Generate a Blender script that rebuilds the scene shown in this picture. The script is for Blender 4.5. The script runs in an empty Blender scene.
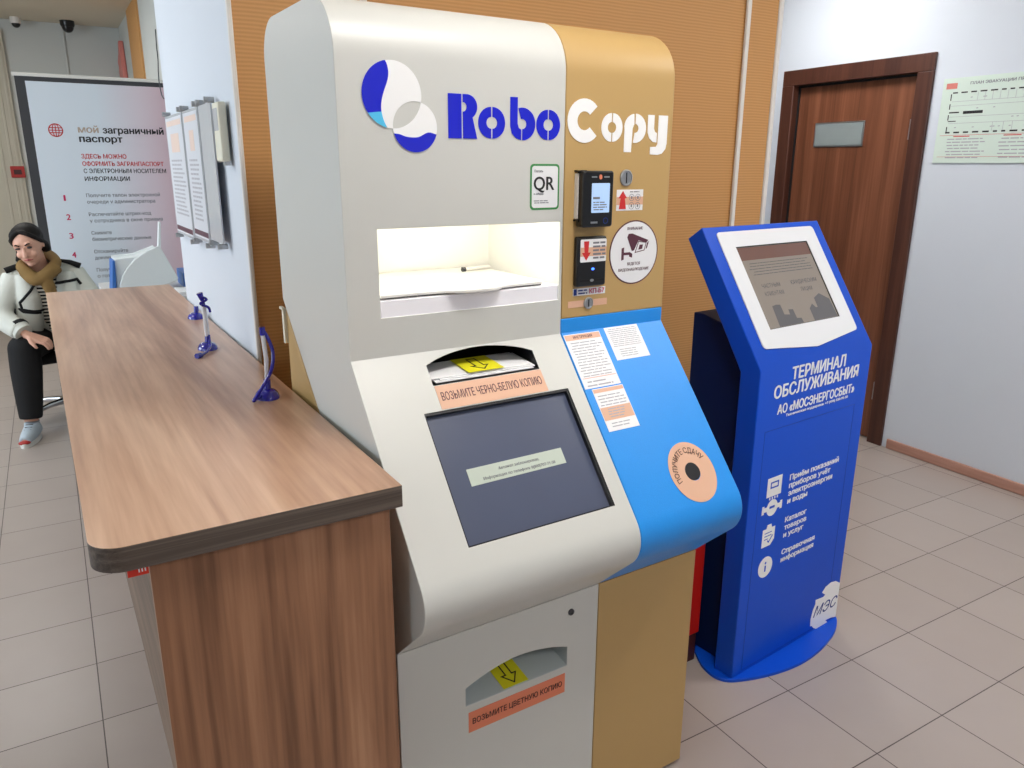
import bpy, bmesh, math, random
from mathutils import Vector, Matrix
from mathutils.bvhtree import BVHTree
R = math.radians
random.seed(7)
sc = bpy.context.scene
COL = sc.collection

# ------------------------------------------------------------------ materials
def new_mat(name):
    m = bpy.data.materials.new(name); m.use_nodes = True
    nt = m.node_tree
    return m, nt, nt.nodes['Principled BSDF']

def lin(c):
    def f(v):
        v = v / 255.0
        return v / 12.92 if v <= 0.04045 else ((v + 0.055) / 1.055) ** 2.4
    return (f(c[0]), f(c[1]), f(c[2]), 1)

def mat(name, rgb, rough=0.5, metal=0.0, spec=0.5, var=0.04, scale=14, bump=0.0, bscale=200, coat=0.0, emit=None, alpha=None, trans=0):
    m, nt, b = new_mat(name)
    N, L = nt.nodes, nt.links
    tc = N.new('ShaderNodeTexCoord')
    nz = N.new('ShaderNodeTexNoise'); nz.inputs['Scale'].default_value = scale; nz.inputs['Detail'].default_value = 3
    L.new(tc.outputs['Object'], nz.inputs['Vector'])
    mx = N.new('ShaderNodeMix'); mx.data_type = 'RGBA'
    c = lin(rgb)
    mx.inputs[6].default_value = (c[0]*(1-var), c[1]*(1-var), c[2]*(1-var), 1)
    mx.inputs[7].default_value = (min(1, c[0]*(1+var)), min(1, c[1]*(1+var)), min(1, c[2]*(1+var)), 1)
    L.new(nz.outputs['Fac'], mx.inputs[0]); L.new(mx.outputs[2], b.inputs['Base Color'])
    b.inputs['Roughness'].default_value = rough; b.inputs['Metallic'].default_value = metal
    b.inputs['Specular IOR Level'].default_value = spec
    b.inputs['Coat Weight'].default_value = coat
    if trans: b.inputs['Transmission Weight'].default_value = trans
    if emit:
        b.inputs['Emission Color'].default_value = lin(emit[0]); b.inputs['Emission Strength'].default_value = emit[1]
    if bump:
        n2 = N.new('ShaderNodeTexNoise'); n2.inputs['Scale'].default_value = bscale
        L.new(tc.outputs['Object'], n2.inputs['Vector'])
        bp = N.new('ShaderNodeBump'); bp.inputs['Strength'].default_value = bump; bp.inputs['Distance'].default_value = 0.002
        L.new(n2.outputs['Fac'], bp.inputs['Height']); L.new(bp.outputs['Normal'], b.inputs['Normal'])
    return m

def wood(name, cols, axis='Y', scale=1.0, rough=0.4, stretch=14, coat=0.0, fine=0.5):
    """long soft grain running along one axis; cols = dark, mid, light"""
    m, nt, b = new_mat(name); N, L = nt.nodes, nt.links
    tc = N.new('ShaderNodeTexCoord'); mp = N.new('ShaderNodeMapping')
    s = [scale*stretch]*3; s['XYZ'.index(axis)] = scale
    mp.inputs['Scale'].default_value = s
    L.new(tc.outputs['Object'], mp.inputs['Vector'])
    n1 = N.new('ShaderNodeTexNoise'); n1.inputs['Scale'].default_value = 1.0; n1.inputs['Detail'].default_value = 5; n1.inputs['Distortion'].default_value = 0.6; n1.inputs['Roughness'].default_value = 0.6
    L.new(mp.outputs['Vector'], n1.inputs['Vector'])
    mp2 = N.new('ShaderNodeMapping'); s2 = [scale*stretch*9]*3; s2['XYZ'.index(axis)] = scale*4
    mp2.inputs['Scale'].default_value = s2; L.new(tc.outputs['Object'], mp2.inputs['Vector'])
    n2 = N.new('ShaderNodeTexNoise'); n2.inputs['Scale'].default_value = 1.0; n2.inputs['Detail'].default_value = 4
    L.new(mp2.outputs['Vector'], n2.inputs['Vector'])
    ad = N.new('ShaderNodeMath'); ad.operation = 'MULTIPLY_ADD'
    su = N.new('ShaderNodeMath'); su.operation = 'SUBTRACT'; su.inputs[1].default_value = 0.5
    L.new(n2.outputs['Fac'], su.inputs[0]); L.new(su.outputs[0], ad.inputs[0]); ad.inputs[1].default_value = fine
    L.new(n1.outputs['Fac'], ad.inputs[2])
    cr = N.new('ShaderNodeValToRGB'); e = cr.color_ramp.elements
    e[0].position = 0.3; e[0].color = lin(cols[0]); e[1].position = 0.7; e[1].color = lin(cols[2])
    k = e.new(0.5); k.color = lin(cols[1])
    L.new(ad.outputs[0], cr.inputs['Fac']); L.new(cr.outputs['Color'], b.inputs['Base Color'])
    b.inputs['Roughness'].default_value = rough; b.inputs['Coat Weight'].default_value = coat
    bp = N.new('ShaderNodeBump'); bp.inputs['Strength'].default_value = 0.15; bp.inputs['Distance'].default_value = 0.001
    L.new(n2.outputs['Fac'], bp.inputs['Height']); L.new(bp.outputs['Normal'], b.inputs['Normal'])
    return m

M = {}
M['shell'] = mat('white_powder_coat', (207, 207, 202), 0.38, bump=0.08, bscale=900, var=0.01)
M['shell_dark'] = mat('slot_inside', (196, 204, 206), 0.5, var=0.02)
M['tan'] = mat('tan_powder_coat', (190, 156, 100), 0.42, bump=0.08, bscale=900, var=0.015)
M['sky'] = mat('bright_blue_powder_coat', (30, 146, 236), 0.4, bump=0.25, bscale=500, var=0.05, scale=300)
M['royal'] = mat('royal_blue_metal', (4, 76, 200), 0.42, spec=0.3, bump=0.08, bscale=700, var=0.02)
M['royal_shade'] = mat('shaded_blue_metal', (4, 32, 84), 0.6, spec=0.25, var=0.03)  # terminal blue with the rear housing's shade put into its colour
M['bezel'] = mat('white_bezel', (226, 228, 232), 0.35, var=0.01)
M['liner'] = mat('white_liner', (250, 249, 244), 0.5, var=0.01)
M['lid'] = mat('white_scanner_lid', (244, 242, 236), 0.4, var=0.01)
M['scanbody'] = mat('lilac_white_plastic', (250, 248, 254), 0.4, var=0.01)
M['black'] = mat('black_plastic', (18, 18, 20), 0.3, var=0.1)
M['matt_black'] = mat('matt_black', (10, 10, 12), 0.7, var=0.1)
M['frame_black'] = mat('black_gasket', (16, 16, 20), 0.4)
M['darkgrey'] = mat('dark_grey', (58, 58, 62), 0.45)
M['glass_screen'] = mat('dark_touch_glass', (78, 86, 110), 0.28, spec=0.7, var=0.10, scale=6)  # bluish reflection of the room put into the base colour
M['glass_term'] = mat('grey_touch_glass', (136, 126, 116), 0.2, spec=0.6, var=0.06, scale=5)
M['lcd'] = mat('reader_display', (170, 195, 225), 0.3, emit=((150, 185, 230), 0.35))
M['blue_led'] = mat('blue_led', (40, 90, 230), 0.3, emit=((60, 110, 255), 3.0))
M['logo_blue'] = mat('logo_blue_film', (26, 34, 205), 0.22, var=0.03, spec=0.6)
M['logo_glint'] = mat('logo_reflection_cyan', (90, 200, 245), 0.22)  # cyan reflection on the blue film, given as a colour
M['logo_white'] = mat('logo_white_film', (248, 248, 248), 0.4, var=0.005)
M['salmon'] = mat('salmon_sticker', (222, 176, 148), 0.45, var=0.015)
M['salmon2'] = mat('orange_salmon_sticker', (232, 134, 100), 0.45, var=0.015)
M['ink'] = mat('dark_brown_ink', (70, 36, 34), 0.6)
M['inkgrey'] = mat('grey_ink', (120, 122, 130), 0.6)
M['inkblack'] = mat('black_ink', (24, 24, 28), 0.6)
M['inkpale'] = mat('pale_grey_ink', (172, 172, 180), 0.6)
M['inkred'] = mat('red_ink', (206, 44, 44), 0.6)
M['inkmagenta'] = mat('crimson_ink', (196, 30, 86), 0.6)
M['inkbeige'] = mat('beige_ink', (178, 160, 146), 0.6)
M['inkblue'] = mat('blue_ink', (16, 50, 130), 0.6)
M['paper'] = mat('white_paper', (236, 236, 238), 0.6, var=0.01)
M['poster'] = mat('pale_poster_paper', (206, 209, 216), 0.6, var=0.01)
M['notice'] = mat('greenish_notice', (192, 202, 190), 0.6, var=0.02, emit=((192, 202, 190), 0.0))
M['green'] = mat('green_sticker_edge', (60, 140, 74), 0.5)
M['yellow'] = mat('yellow_sticker', (232, 224, 36), 0.5)
M['plan'] = mat('pale_green_plan_board', (212, 228, 218), 0.4, var=0.015)
M['maroon'] = mat('maroon_print', (88, 44, 60), 0.5)
M['silver'] = mat('satin_silver', (176, 178, 180), 0.32, metal=0.85)
M['chrome'] = mat('chrome', (200, 200, 204), 0.12, metal=1.0)
M['plate_al'] = mat('brushed_nameplate', (158, 168, 168), 0.45, metal=0.35)
M['acrylic'] = mat('acrylic_holder', (206, 211, 218), 0.15, spec=0.7)
M['cream_plastic'] = mat('cream_plastic', (226, 224, 206), 0.5)
M['red_metal'] = mat('red_painted_metal', (196, 28, 22), 0.4)
M['red_plastic'] = mat('red_plastic', (168, 40, 36), 0.45)
M['red_faded'] = mat('faded_red_sheet', (214, 128, 118), 0.5)
M['maroon_metal'] = mat('dark_maroon_metal', (62, 20, 20), 0.5)
M['penblue'] = mat('glossy_dark_blue_plastic', (26, 20, 150), 0.16, var=0.05, coat=0.5)
M['penwhite'] = mat('white_pen_barrel', (226, 226, 230), 0.25)
M['sticker_red'] = mat('bright_red_sticker', (218, 48, 28), 0.4)
M['white_wall'] = mat('white_wall_paint', (211, 218, 228), 0.75, var=0.02, scale=3, bump=0.15, bscale=120)
M['far_wall'] = mat('grey_white_wall_paint', (196, 199, 196), 0.8, var=0.02, scale=3)
M['ceiling'] = mat('beige_white_ceiling', (206, 196, 176), 0.85, var=0.02, scale=2)
M['trim_white'] = mat('white_plastic_trim', (226, 222, 216), 0.45)
M['cream_door'] = mat('cream_door_paint', (190, 184, 168), 0.6)
M['rubber'] = mat('black_rubber', (22, 22, 24), 0.7)
M['counter'] = wood('light_walnut_laminate', ((156, 118, 94), (188, 150, 124), (212, 178, 152)), 'Y', 0.55, 0.3, 12, fine=0.45)
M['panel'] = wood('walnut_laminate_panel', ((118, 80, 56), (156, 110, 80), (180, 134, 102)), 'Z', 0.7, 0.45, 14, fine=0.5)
M['apron'] = wood('brown_grey_walnut_apron', ((84, 66, 54), (112, 90, 74), (136, 112, 94)), 'Y', 0.7, 0.5, 14, fine=0.5)  # darker, browner grey than the end panels
M['edge'] = wood('grey_brown_edge_band', ((58, 48, 42), (84, 72, 64), (108, 96, 86)), 'X', 1.0, 0.5, 90, fine=0.3)
M['door'] = wood('reddish_walnut_veneer', ((96, 56, 38), (118, 72, 50), (136, 86, 62)), 'Z', 0.6, 0.35, 22, fine=0.4)
M['doorframe'] = wood('dark_walnut_frame', ((62, 34, 26), (78, 45, 34), (92, 56, 42)), 'Z', 0.8, 0.4, 18, fine=0.3)
M['baseboard'] = wood('pinkish_brown_baseboard', ((154, 108, 94), (176, 130, 114), (190, 146, 130)), 'Y', 0.9, 0.4, 14, fine=0.3)
M['jacket'] = mat('cream_wool_jacket', (212, 214, 206), 0.85, bump=0.3, bscale=300)
M['black_cloth'] = mat('black_cloth', (10, 10, 13), 0.85, bump=0.3, bscale=300)
M['scarf'] = mat('mustard_brown_scarf', (128, 100, 56), 0.9, bump=0.5, bscale=220, var=0.15, scale=30)
M['skin'] = mat('skin', (214, 164, 142), 0.5, var=0.04, scale=20)
M['hair'] = mat('black_hair', (20, 16, 16), 0.62, spec=0.25, bump=0.5, bscale=150, var=0.2)
M['lips'] = mat('lips', (176, 92, 88), 0.45)
M['eye'] = mat('dark_eye', (36, 24, 22), 0.3)
M['shoe'] = mat('pale_grey_blue_mesh', (178, 190, 200), 0.7, bump=0.4, bscale=400)
M['sole'] = mat('white_sole', (226, 226, 222), 0.6)
M['kiosk_white'] = mat('white_gloss_plastic', (232, 238, 240), 0.3, var=0.01)
M['kiosk_blue'] = mat('mid_blue_plastic', (56, 112, 190), 0.4)
M['table_grey'] = mat('light_grey_laminate', (196, 196, 196), 0.5)

def stripes_mat():
    m, nt, b = new_mat('black_white_stripe_knit'); N, L = nt.nodes, nt.links
    tc = N.new('ShaderNodeTexCoord'); sp = N.new('ShaderNodeSeparateXYZ'); L.new(tc.outputs['Object'], sp.inputs[0])
    mu = N.new('ShaderNodeMath'); mu.operation = 'MULTIPLY'; mu.inputs[1].default_value = 1/0.021; L.new(sp.outputs['Z'], mu.inputs[0])
    fr = N.new('ShaderNodeMath'); fr.operation = 'FRACT'; L.new(mu.outputs[0], fr.inputs[0])
    gt = N.new('ShaderNodeMath'); gt.operation = 'GREATER_THAN'; gt.inputs[1].default_value = 0.5; L.new(fr.outputs[0], gt.inputs[0])
    mx = N.new('ShaderNodeMix'); mx.data_type = 'RGBA'; mx.inputs[6].default_value = lin((22, 22, 26)); mx.inputs[7].default_value = lin((216, 212, 202))
    L.new(gt.outputs[0], mx.inputs[0]); L.new(mx.outputs[2], b.inputs['Base Color']); b.inputs['Roughness'].default_value = 0.9
    return m
M['stripes'] = stripes_mat()

def ribbed(name, dark, light):
    m, nt, b = new_mat(name); N, L = nt.nodes, nt.links
    tc = N.new('ShaderNodeTexCoord'); sp = N.new('ShaderNodeSeparateXYZ'); L.new(tc.outputs['Object'], sp.inputs[0])
    nz = N.new('ShaderNodeTexNoise'); nz.inputs['Scale'].default_value = 9; L.new(tc.outputs['Object'], nz.inputs['Vector'])
    ma = N.new('ShaderNodeMath'); ma.operation = 'MULTIPLY_ADD'; L.new(nz.outputs['Fac'], ma.inputs[0]); ma.inputs[1].default_value = 0.006; L.new(sp.outputs['Z'], ma.inputs[2])
    mu = N.new('ShaderNodeMath'); mu.operation = 'MULTIPLY'; mu.inputs[1].default_value = 2*math.pi/0.0095; L.new(ma.outputs[0], mu.inputs[0])
    sn = N.new('ShaderNodeMath'); sn.operation = 'SINE'; L.new(mu.outputs[0], sn.inputs[0])
    h = N.new('ShaderNodeMath'); h.operation = 'MULTIPLY_ADD'; h.inputs[1].default_value = 0.5; h.inputs[2].default_value = 0.5; L.new(sn.outputs[0], h.inputs[0])
    mx = N.new('ShaderNodeMix'); mx.data_type = 'RGBA'; mx.inputs[6].default_value = lin(dark); mx.inputs[7].default_value = lin(light)
    L.new(h.outputs[0], mx.inputs[0]); L.new(mx.outputs[2], b.inputs['Base Color'])
    b.inputs['Roughness'].default_value = 0.6
    bp = N.new('ShaderNodeBump'); bp.inputs['Strength'].default_value = 0.25; bp.inputs['Distance'].default_value = 0.001
    L.new(h.outputs[0], bp.inputs['Height']); L.new(bp.outputs['Normal'], b.inputs['Normal'])
    return m
M['orange_wall'] = ribbed('ribbed_ochre_wall_covering', (190, 138, 80), (204, 151, 92))

def floor_mat():
    m, nt, b = new_mat('beige_grey_floor_tiles'); N, L = nt.nodes, nt.links
    T = 0.2943
    tc = N.new('ShaderNodeTexCoord'); sp = N.new('ShaderNodeSeparateXYZ'); L.new(tc.outputs['Object'], sp.inputs[0])
    masks = []; cells = []
    for ax, off, gw in (('X', 2.587, 0.0016), ('Y', 0.964, 0.0016)):
        a = N.new('ShaderNodeMath'); a.operation = 'SUBTRACT'; a.inputs[1].default_value = off - 100*T; L.new(sp.outputs[ax], a.inputs[0])
        d = N.new('ShaderNodeMath'); d.operation = 'DIVIDE'; d.inputs[1].default_value = T; L.new(a.outputs[0], d.inputs[0])
        f = N.new('ShaderNodeMath'); f.operation = 'FRACT'; L.new(d.outputs[0], f.inputs[0])
        fl = N.new('ShaderNodeMath'); fl.operation = 'FLOOR'; L.new(d.outputs[0], fl.inputs[0]); cells.append(fl)
        pp = N.new('ShaderNodeMath'); pp.operation = 'PINGPONG'; pp.inputs[1].default_value = 0.5; L.new(f.outputs[0], pp.inputs[0])
        lt = N.new('ShaderNodeMath'); lt.operation = 'LESS_THAN'; lt.inputs[1].default_value = gw/T; L.new(pp.outputs[0], lt.inputs[0]); masks.append(lt)
    mxm = N.new('ShaderNodeMath'); mxm.operation = 'MAXIMUM'; L.new(masks[0].outputs[0], mxm.inputs[0]); L.new(masks[1].outputs[0], mxm.inputs[1])
    cb = N.new('ShaderNodeCombineXYZ'); L.new(cells[0].outputs[0], cb.inputs[0]); L.new(cells[1].outputs[0], cb.inputs[1])
    wn = N.new('ShaderNodeTexWhiteNoise'); wn.noise_dimensions = '3D'; L.new(cb.outputs[0], wn.inputs['Vector'])
    nz = N.new('ShaderNodeTexNoise'); nz.inputs['Scale'].default_value = 6; nz.inputs['Detail'].default_value = 4; L.new(tc.outputs['Object'], nz.inputs['Vector'])
    av = N.new('ShaderNodeMath'); av.operation = 'ADD'; L.new(wn.outputs['Value'], av.inputs[0]); L.new(nz.outputs['Fac'], av.inputs[1])
    hv = N.new('ShaderNodeMath'); hv.operation = 'MULTIPLY'; hv.inputs[1].default_value = 0.5; L.new(av.outputs[0], hv.inputs[0])
    c1 = N.new('ShaderNodeMix'); c1.data_type = 'RGBA'; c1.inputs[6].default_value = lin((163, 151, 144)); c1.inputs[7].default_value = lin((174, 163, 156))
    L.new(hv.outputs[0], c1.inputs[0])
    c2 = N.new('ShaderNodeMix'); c2.data_type = 'RGBA'; c2.inputs[7].default_value = lin((78, 66, 64)); L.new(c1.outputs[2], c2.inputs[6]); L.new(mxm.outputs[0], c2.inputs[0])
    L.new(c2.outputs[2], b.inputs['Base Color']); b.inputs['Roughness'].default_value = 0.34; b.inputs['Specular IOR Level'].default_value = 0.45
    iv = N.new('ShaderNodeMath'); iv.operation = 'SUBTRACT'; iv.inputs[0].default_value = 1; L.new(mxm.outputs[0], iv.inputs[1])
    bp = N.new('ShaderNodeBump'); bp.inputs['Strength'].default_value = 0.4; bp.inputs['Distance'].default_value = 0.002
    L.new(iv.outputs[0], bp.inputs['Height']); L.new(bp.outputs['Normal'], b.inputs['Normal'])
    return m
M['floor'] = floor_mat()
def banner_mat():
    # white print that turns pink towards its right-hand side, local x 0.03 to 0.78
    m, nt, b = new_mat('banner_print'); N, L = nt.nodes, nt.links
    tc = N.new('ShaderNodeTexCoord'); sp = N.new('ShaderNodeSeparateXYZ'); L.new(tc.outputs['Object'], sp.inputs[0])
    cr = N.new('ShaderNodeValToRGB'); e = cr.color_ramp.elements
    e[0].position = 0.42; e[0].color = lin((216, 224, 234)); e[1].position = 0.80; e[1].color = lin((214, 186, 196))
    k = e.new(0.66); k.color = lin((218, 204, 214))
    L.new(sp.outputs['X'], cr.inputs['Fac']); L.new(cr.outputs['Color'], b.inputs['Base Color']); b.inputs['Roughness'].default_value = 0.55
    return m
M['banner'] = banner_mat()

# ------------------------------------------------------------------ object helpers
def tag(o, label=None, cat=None, group=None, kind=None):
    if label: o['label'] = label
    if cat: o['category'] = cat
    if group: o['group'] = group
    if kind: o['kind'] = kind
    return o

def thing(name, label, cat, loc=(0, 0, 0), rz=0.0, group=None):
    o = bpy.data.objects.new(name, None); COL.objects.link(o)
    o.location = loc; o.rotation_euler = (0, 0, rz); o.empty_display_size = 0.05
    return tag(o, label, cat, group)

def finish(me, smooth=True, ang=35):
    if smooth:
        me.polygons.foreach_set('use_smooth', [True]*len(me.polygons))
        me.set_sharp_from_angle(angle=R(ang))
    me.update()

def obj(name, bm, m, parent=None, smooth=True, bev=0.0, seg=2, label=None, ang=35):
    me = bpy.data.meshes.new(name)
    if isinstance(bm, bmesh.types.BMesh):

        bm.to_mesh(me); bm.free()
    else:
        me = bm; me.name = name
    if not isinstance(m, (list, tuple)): m = [m]
    idx = [p.material_index for p in me.polygons]
    me.materials.clear()
    for k in m: me.materials.append(k)
    me.polygons.foreach_set('material_index', [min(i, len(m)-1) for i in idx])
    finish(me, smooth, ang)
    o = bpy.data.objects.new(name, me); COL.objects.link(o)
    if parent: o.parent = parent
    if bev:
        b = o.modifiers.new('bevel', 'BEVEL'); b.width = bev; b.segments = seg; b.limit_method = 'ANGLE'; b.angle_limit = R(40)
    if label: o['label'] = label
    return o

def BM(): return bmesh.new()

def box(bm, x0, x1, y0, y1, z0, z1):
    vs = [bm.verts.new((x, y, z)) for z in (z0, z1) for y in (y0, y1) for x in (x0, x1)]
    for f in ((0, 2, 3, 1), (4, 5, 7, 6), (0, 1, 5, 4), (2, 6, 7, 3), (0, 4, 6, 2), (1, 3, 7, 5)):
        bm.faces.new([vs[i] for i in f])
    return vs

def fillet(pts, rad, n=8):
    """round the corners of a closed 2D polygon; rad = radius per corner"""
    out = []; N_ = len(pts)
    for i in range(N_):
        p = Vector(pts[i]); a = Vector(pts[i-1]); b = Vector(pts[(i+1) % N_]); r = rad[i] if isinstance(rad, (list, tuple)) else rad
        if r <= 0: out.append(tuple(p)); continue
        u = (a-p).normalized(); v = (b-p).normalized()
        th = u.angle(v); t = r/math.tan(th/2)
        c = p + (u+v).normalized()*(r/math.sin(th/2))
        s = p+u*t; e = p+v*t
        a0 = math.atan2(s.y-c.y, s.x-c.x); a1 = math.atan2(e.y-c.y, e.x-c.x)
        d = (a1-a0+math.pi) % (2*math.pi)-math.pi
        for k in range(n+1):
            q = a0+d*k/n; out.append((c.x+r*math.cos(q), c.y+r*math.sin(q)))
    return out

def rrect(x0, y0, x1, y1, r, n=5): return fillet([(x0, y0), (x1, y0), (x1, y1), (x0, y1)], r, n)
def ell(cx, cy, rx, ry=None, n=40, a0=0, a1=360):
    ry = rx if ry is None else ry
    full = (a1-a0) == 360
    return [(cx+rx*math.cos(R(a0+(a1-a0)*k/(n if full else n-1))), cy+ry*math.sin(R(a0+(a1-a0)*k/(n if full else n-1)))) for k in range(n)]

class Fr:
    """a flat working frame: origin, right, up and outward normal"""
    def __init__(s, o, u, v, n=None):
        s.o = Vector(o); s.u = Vector(u).normalized(); s.v = Vector(v).normalized()
        s.n = Vector(n).normalized() if n else s.u.cross(s.v).normalized()
    def __call__(s, a, b, c=0.0): return s.o+s.u*a+s.v*b+s.n*c

def add_prism(bm, F, pts, c0, c1):
    """polygon pts extruded from height c0 to c1 along the frame's normal"""
    lo = [bm.verts.new(F(a, b, c0)) for a, b in pts]; hi = [bm.verts.new(F(a, b, c1)) for a, b in pts]
    n = len(pts)
    fs = [bm.faces.new(hi), bm.faces.new(lo[::-1])]
    for i in range(n): fs.append(bm.faces.new((lo[i], lo[(i+1) % n], hi[(i+1) % n], hi[i])))
    return fs

def norm(bm): bmesh.ops.recalc_face_normals(bm, faces=bm.faces[:]); return bm

def plate(name, F, polys, m, parent, t=0.0006, off=0.0, smooth=True, bev=0, label=None, mp=None):
    """one or more flat shapes of thickness t lying on frame F; polys = list of point lists"""
    bm = BM()
    if polys and isinstance(polys[0][0], (int, float)): polys = [polys]
    for p in polys: add_prism(bm, F, p, off, off+t)
    norm(bm)
    return obj(name, bm, m, parent, smooth, bev, label=label)

def rect(x0, y0, x1, y1): return [(x0, y0), (x1, y0), (x1, y1), (x0, y1)]

def holed(loops, t=0.0006):
    """flat shape with holes (even-odd), as mesh in xy, thickness t upward"""
    cu = bpy.data.curves.new('tmp', 'CURVE'); cu.dimensions = '2D'; cu.fill_mode = 'BOTH'; cu.extrude = t/2
    for lp in loops:
        s = cu.splines.new('POLY'); s.points.add(len(lp)-1); s.use_cyclic_u = True
        for i, (a, b) in enumerate(lp): s.points[i].co = (a, b, 0, 1)
    return curve_mesh(cu, t)

def curve_mesh(cu, t):
    o = bpy.data.objects.new('tmp', cu); COL.objects.link(o)
    dg = bpy.context.evaluated_depsgraph_get(); dg.update()
    me = bpy.data.meshes.new_from_object(o.evaluated_get(dg))
    bpy.data.objects.remove(o); bpy.data.curves.remove(cu)
    for v in me.vertices: v.co.z += t/2
    return me

def place_mesh(me, F, off=0.0):
    for v in me.vertices: v.co = F(v.co.x, v.co.y, v.co.z+off)
    me.update(); return me

def _loops(s, shear):
    """outlines of a line of text as closed point loops (glyph parts may overlap)"""
    cu = bpy.data.curves.new('tmp', 'FONT'); cu.body = s; cu.size = 1; cu.shear = shear
    o = bpy.data.objects.new('tmp', cu); COL.objects.link(o)
    dg = bpy.context.evaluated_depsgraph_get(); dg.update()
    c2 = o.to_curve(dg, apply_modifiers=False); out = []
    for sp in c2.splines:
        P = []
        if sp.type == 'BEZIER':
            n = len(sp.bezier_points)
            for i in range(n):
                p, q = sp.bezier_points[i], sp.bezier_points[(i+1) % n]
                straight = (p.handle_right-p.co).length < 1e-5 and (q.handle_left-q.co).length < 1e-5 or (p.handle_right-p.co).normalized().dot((q.co-p.co).normalized()) > 0.9999 and (q.handle_left-q.co).normalized().dot((p.co-q.co).normalized()) > 0.9999
                k = 1 if straight else 4
                for j in range(k):
                    t = j/k; u = 1-t
                    v = p.co*u**3+p.handle_right*3*u*u*t+q.handle_left*3*u*t*t+q.co*t**3; P.append((v.x, v.y))
        else:
            P = [(p.co.x, p.co.y) for p in sp.points]
        Q = [p for i, p in enumerate(P) if (Vector(p)-Vector(P[i-1])).length > 1e-6]
        if len(Q) > 2: out.append(Q)
    o.to_curve_clear(); bpy.data.objects.remove(o); bpy.data.curves.remove(cu)
    return out

def _area(P): return sum(P[i-1][0]*P[i][1]-P[i][0]*P[i-1][1] for i in range(len(P)))/2
def _inside(pt, P):
    x, y = pt; r = False
    for i in range(len(P)):
        (x0, y0), (x1, y1) = P[i-1], P[i]
        if (y0 > y) != (y1 > y) and x < (x1-x0)*(y-y0)/(y1-y0)+x0: r = not r
    return r

def text_mesh(s, bold=0.0, t=0.0006, shear=0.0):
    from mathutils.geometry import tessellate_polygon
    L = _loops(s, shear); A = [_area(p) for p in L]
    bb = [(min(q[0] for q in p), max(q[0] for q in p), min(q[1] for q in p), max(q[1] for q in p)) for p in L]
    grp = list(range(len(L)))
    def root(i):
        while grp[i] != i: i = grp[i]
        return i
    for i in range(len(L)):
        for j in range(i):
            p, q = bb[i], bb[j]
            if p[0] < q[1] and q[0] < p[1] and p[2] < q[3] and q[2] < p[3]: grp[root(i)] = root(j)
    sgn = {}
    for i in range(len(L)):
        g = root(i)
        if g not in sgn or abs(A[i]) > abs(A[sgn[g]]): sgn[g] = i
    S = [1 if A[sgn[root(i)]] > 0 else -1 for i in range(len(L))]
    outs = [i for i in range(len(L)) if A[i]*S[i] > 0]; holes = {i: [] for i in outs}
    for i in range(len(L)):
        if A[i]*S[i] > 0: continue
        c = [o for o in outs if root(o) == root(i) and all(_inside(q, L[o]) for q in L[i][::3])]
        if c: holes[min(c, key=lambda o: abs(A[o]))].append(i)
    verts = []; faces = []
    shifts = [(0, 0)] if bold <= 0.004 else [(0, 0), (bold, 0), (-bold, 0), (0, bold*0.6), (0, -bold*0.6)]
    for n_, (dx, dy) in enumerate(shifts):
        for o in outs:
            lp = [L[o]]+[L[h] for h in holes[o]]
            flat = [p for l in lp for p in l]
            tri = tessellate_polygon([[Vector((p[0], p[1], 0)) for p in l] for l in lp])
            b0 = len(verts); N_ = len(flat); e_ = n_*t*0.04
            verts += [(p[0]+dx, p[1]+dy, t+e_) for p in flat]+[(p[0]+dx, p[1]+dy, 0) for p in flat]
            for q in tri:
                q = list(q); v = [flat[k] for k in q]
                if _area(v) < 0: q = q[::-1]
                faces.append([b0+k for k in q])
            k0 = 0
            for l in lp:
                m_ = len(l)
                for k in range(m_):
                    a_, c_ = b0+k0+k, b0+k0+(k+1) % m_; faces.append([a_, c_, c_+N_, a_+N_] if S[o] < 0 else [c_, a_, a_+N_, c_+N_])
                k0 += m_
    me = bpy.data.meshes.new('text'); me.from_pydata(verts, [], faces); me.update(); return me

def place_mesh(me, F, off=0.0):
    for v in me.vertices: v.co = F(v.co.x, v.co.y, v.co.z+off)
    me.update(); return me

CAP = [None]
def write(name, s, F, x0, y0, w, h, m, parent, bold=0.0, t=0.0005, off=0.0, shear=0.0, label=None, warp=None):
    """lettering: baseline starts at (x0,y0) of frame F, fits width w, capital height h"""
    if CAP[0] is None:
        c = text_mesh('H'); CAP[0] = max(v.co.y for v in c.vertices)-min(v.co.y for v in c.vertices)
    me = text_mesh(s, bold, 0.001, shear)
    if not me.vertices: return None
    xa = min(v.co.x for v in me.vertices); xb = max(v.co.x for v in me.vertices)
    sy = h/CAP[0]; sx = (w/(xb-xa)) if w else sy
    for v in me.vertices:
        a, b, c = x0+(v.co.x-xa)*sx, y0+v.co.y*sy, off+(t*v.co.z/0.001)
        v.co = warp(a, b, c) if warp else F(a, b, c)
    me.update()
    return obj(name, me, m, parent, smooth=False, label=label)

def fine_print(bm, F, x0, y0, x1, y1, n, rnd, hh=0.45, off=0.0006, t=0.0002, ragged=0.25, gap=0.18):
    """rows of small illegible words"""
    dy = (y1-y0)/n
    for i in range(n):
        y = y1-(i+0.75)*dy; x = x0+(rnd.random()*0.06*(x1-x0)); end = x1-(rnd.random()*ragged*(x1-x0))
        while x < end:
            w = min(rnd.uniform(1.2, 4.0)*dy, end-x)
            if w < dy*0.4: break
            add_prism(bm, F, rect(x, y, x+w, y+dy*hh), off, off+t); x += w+dy*gap*2

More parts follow.
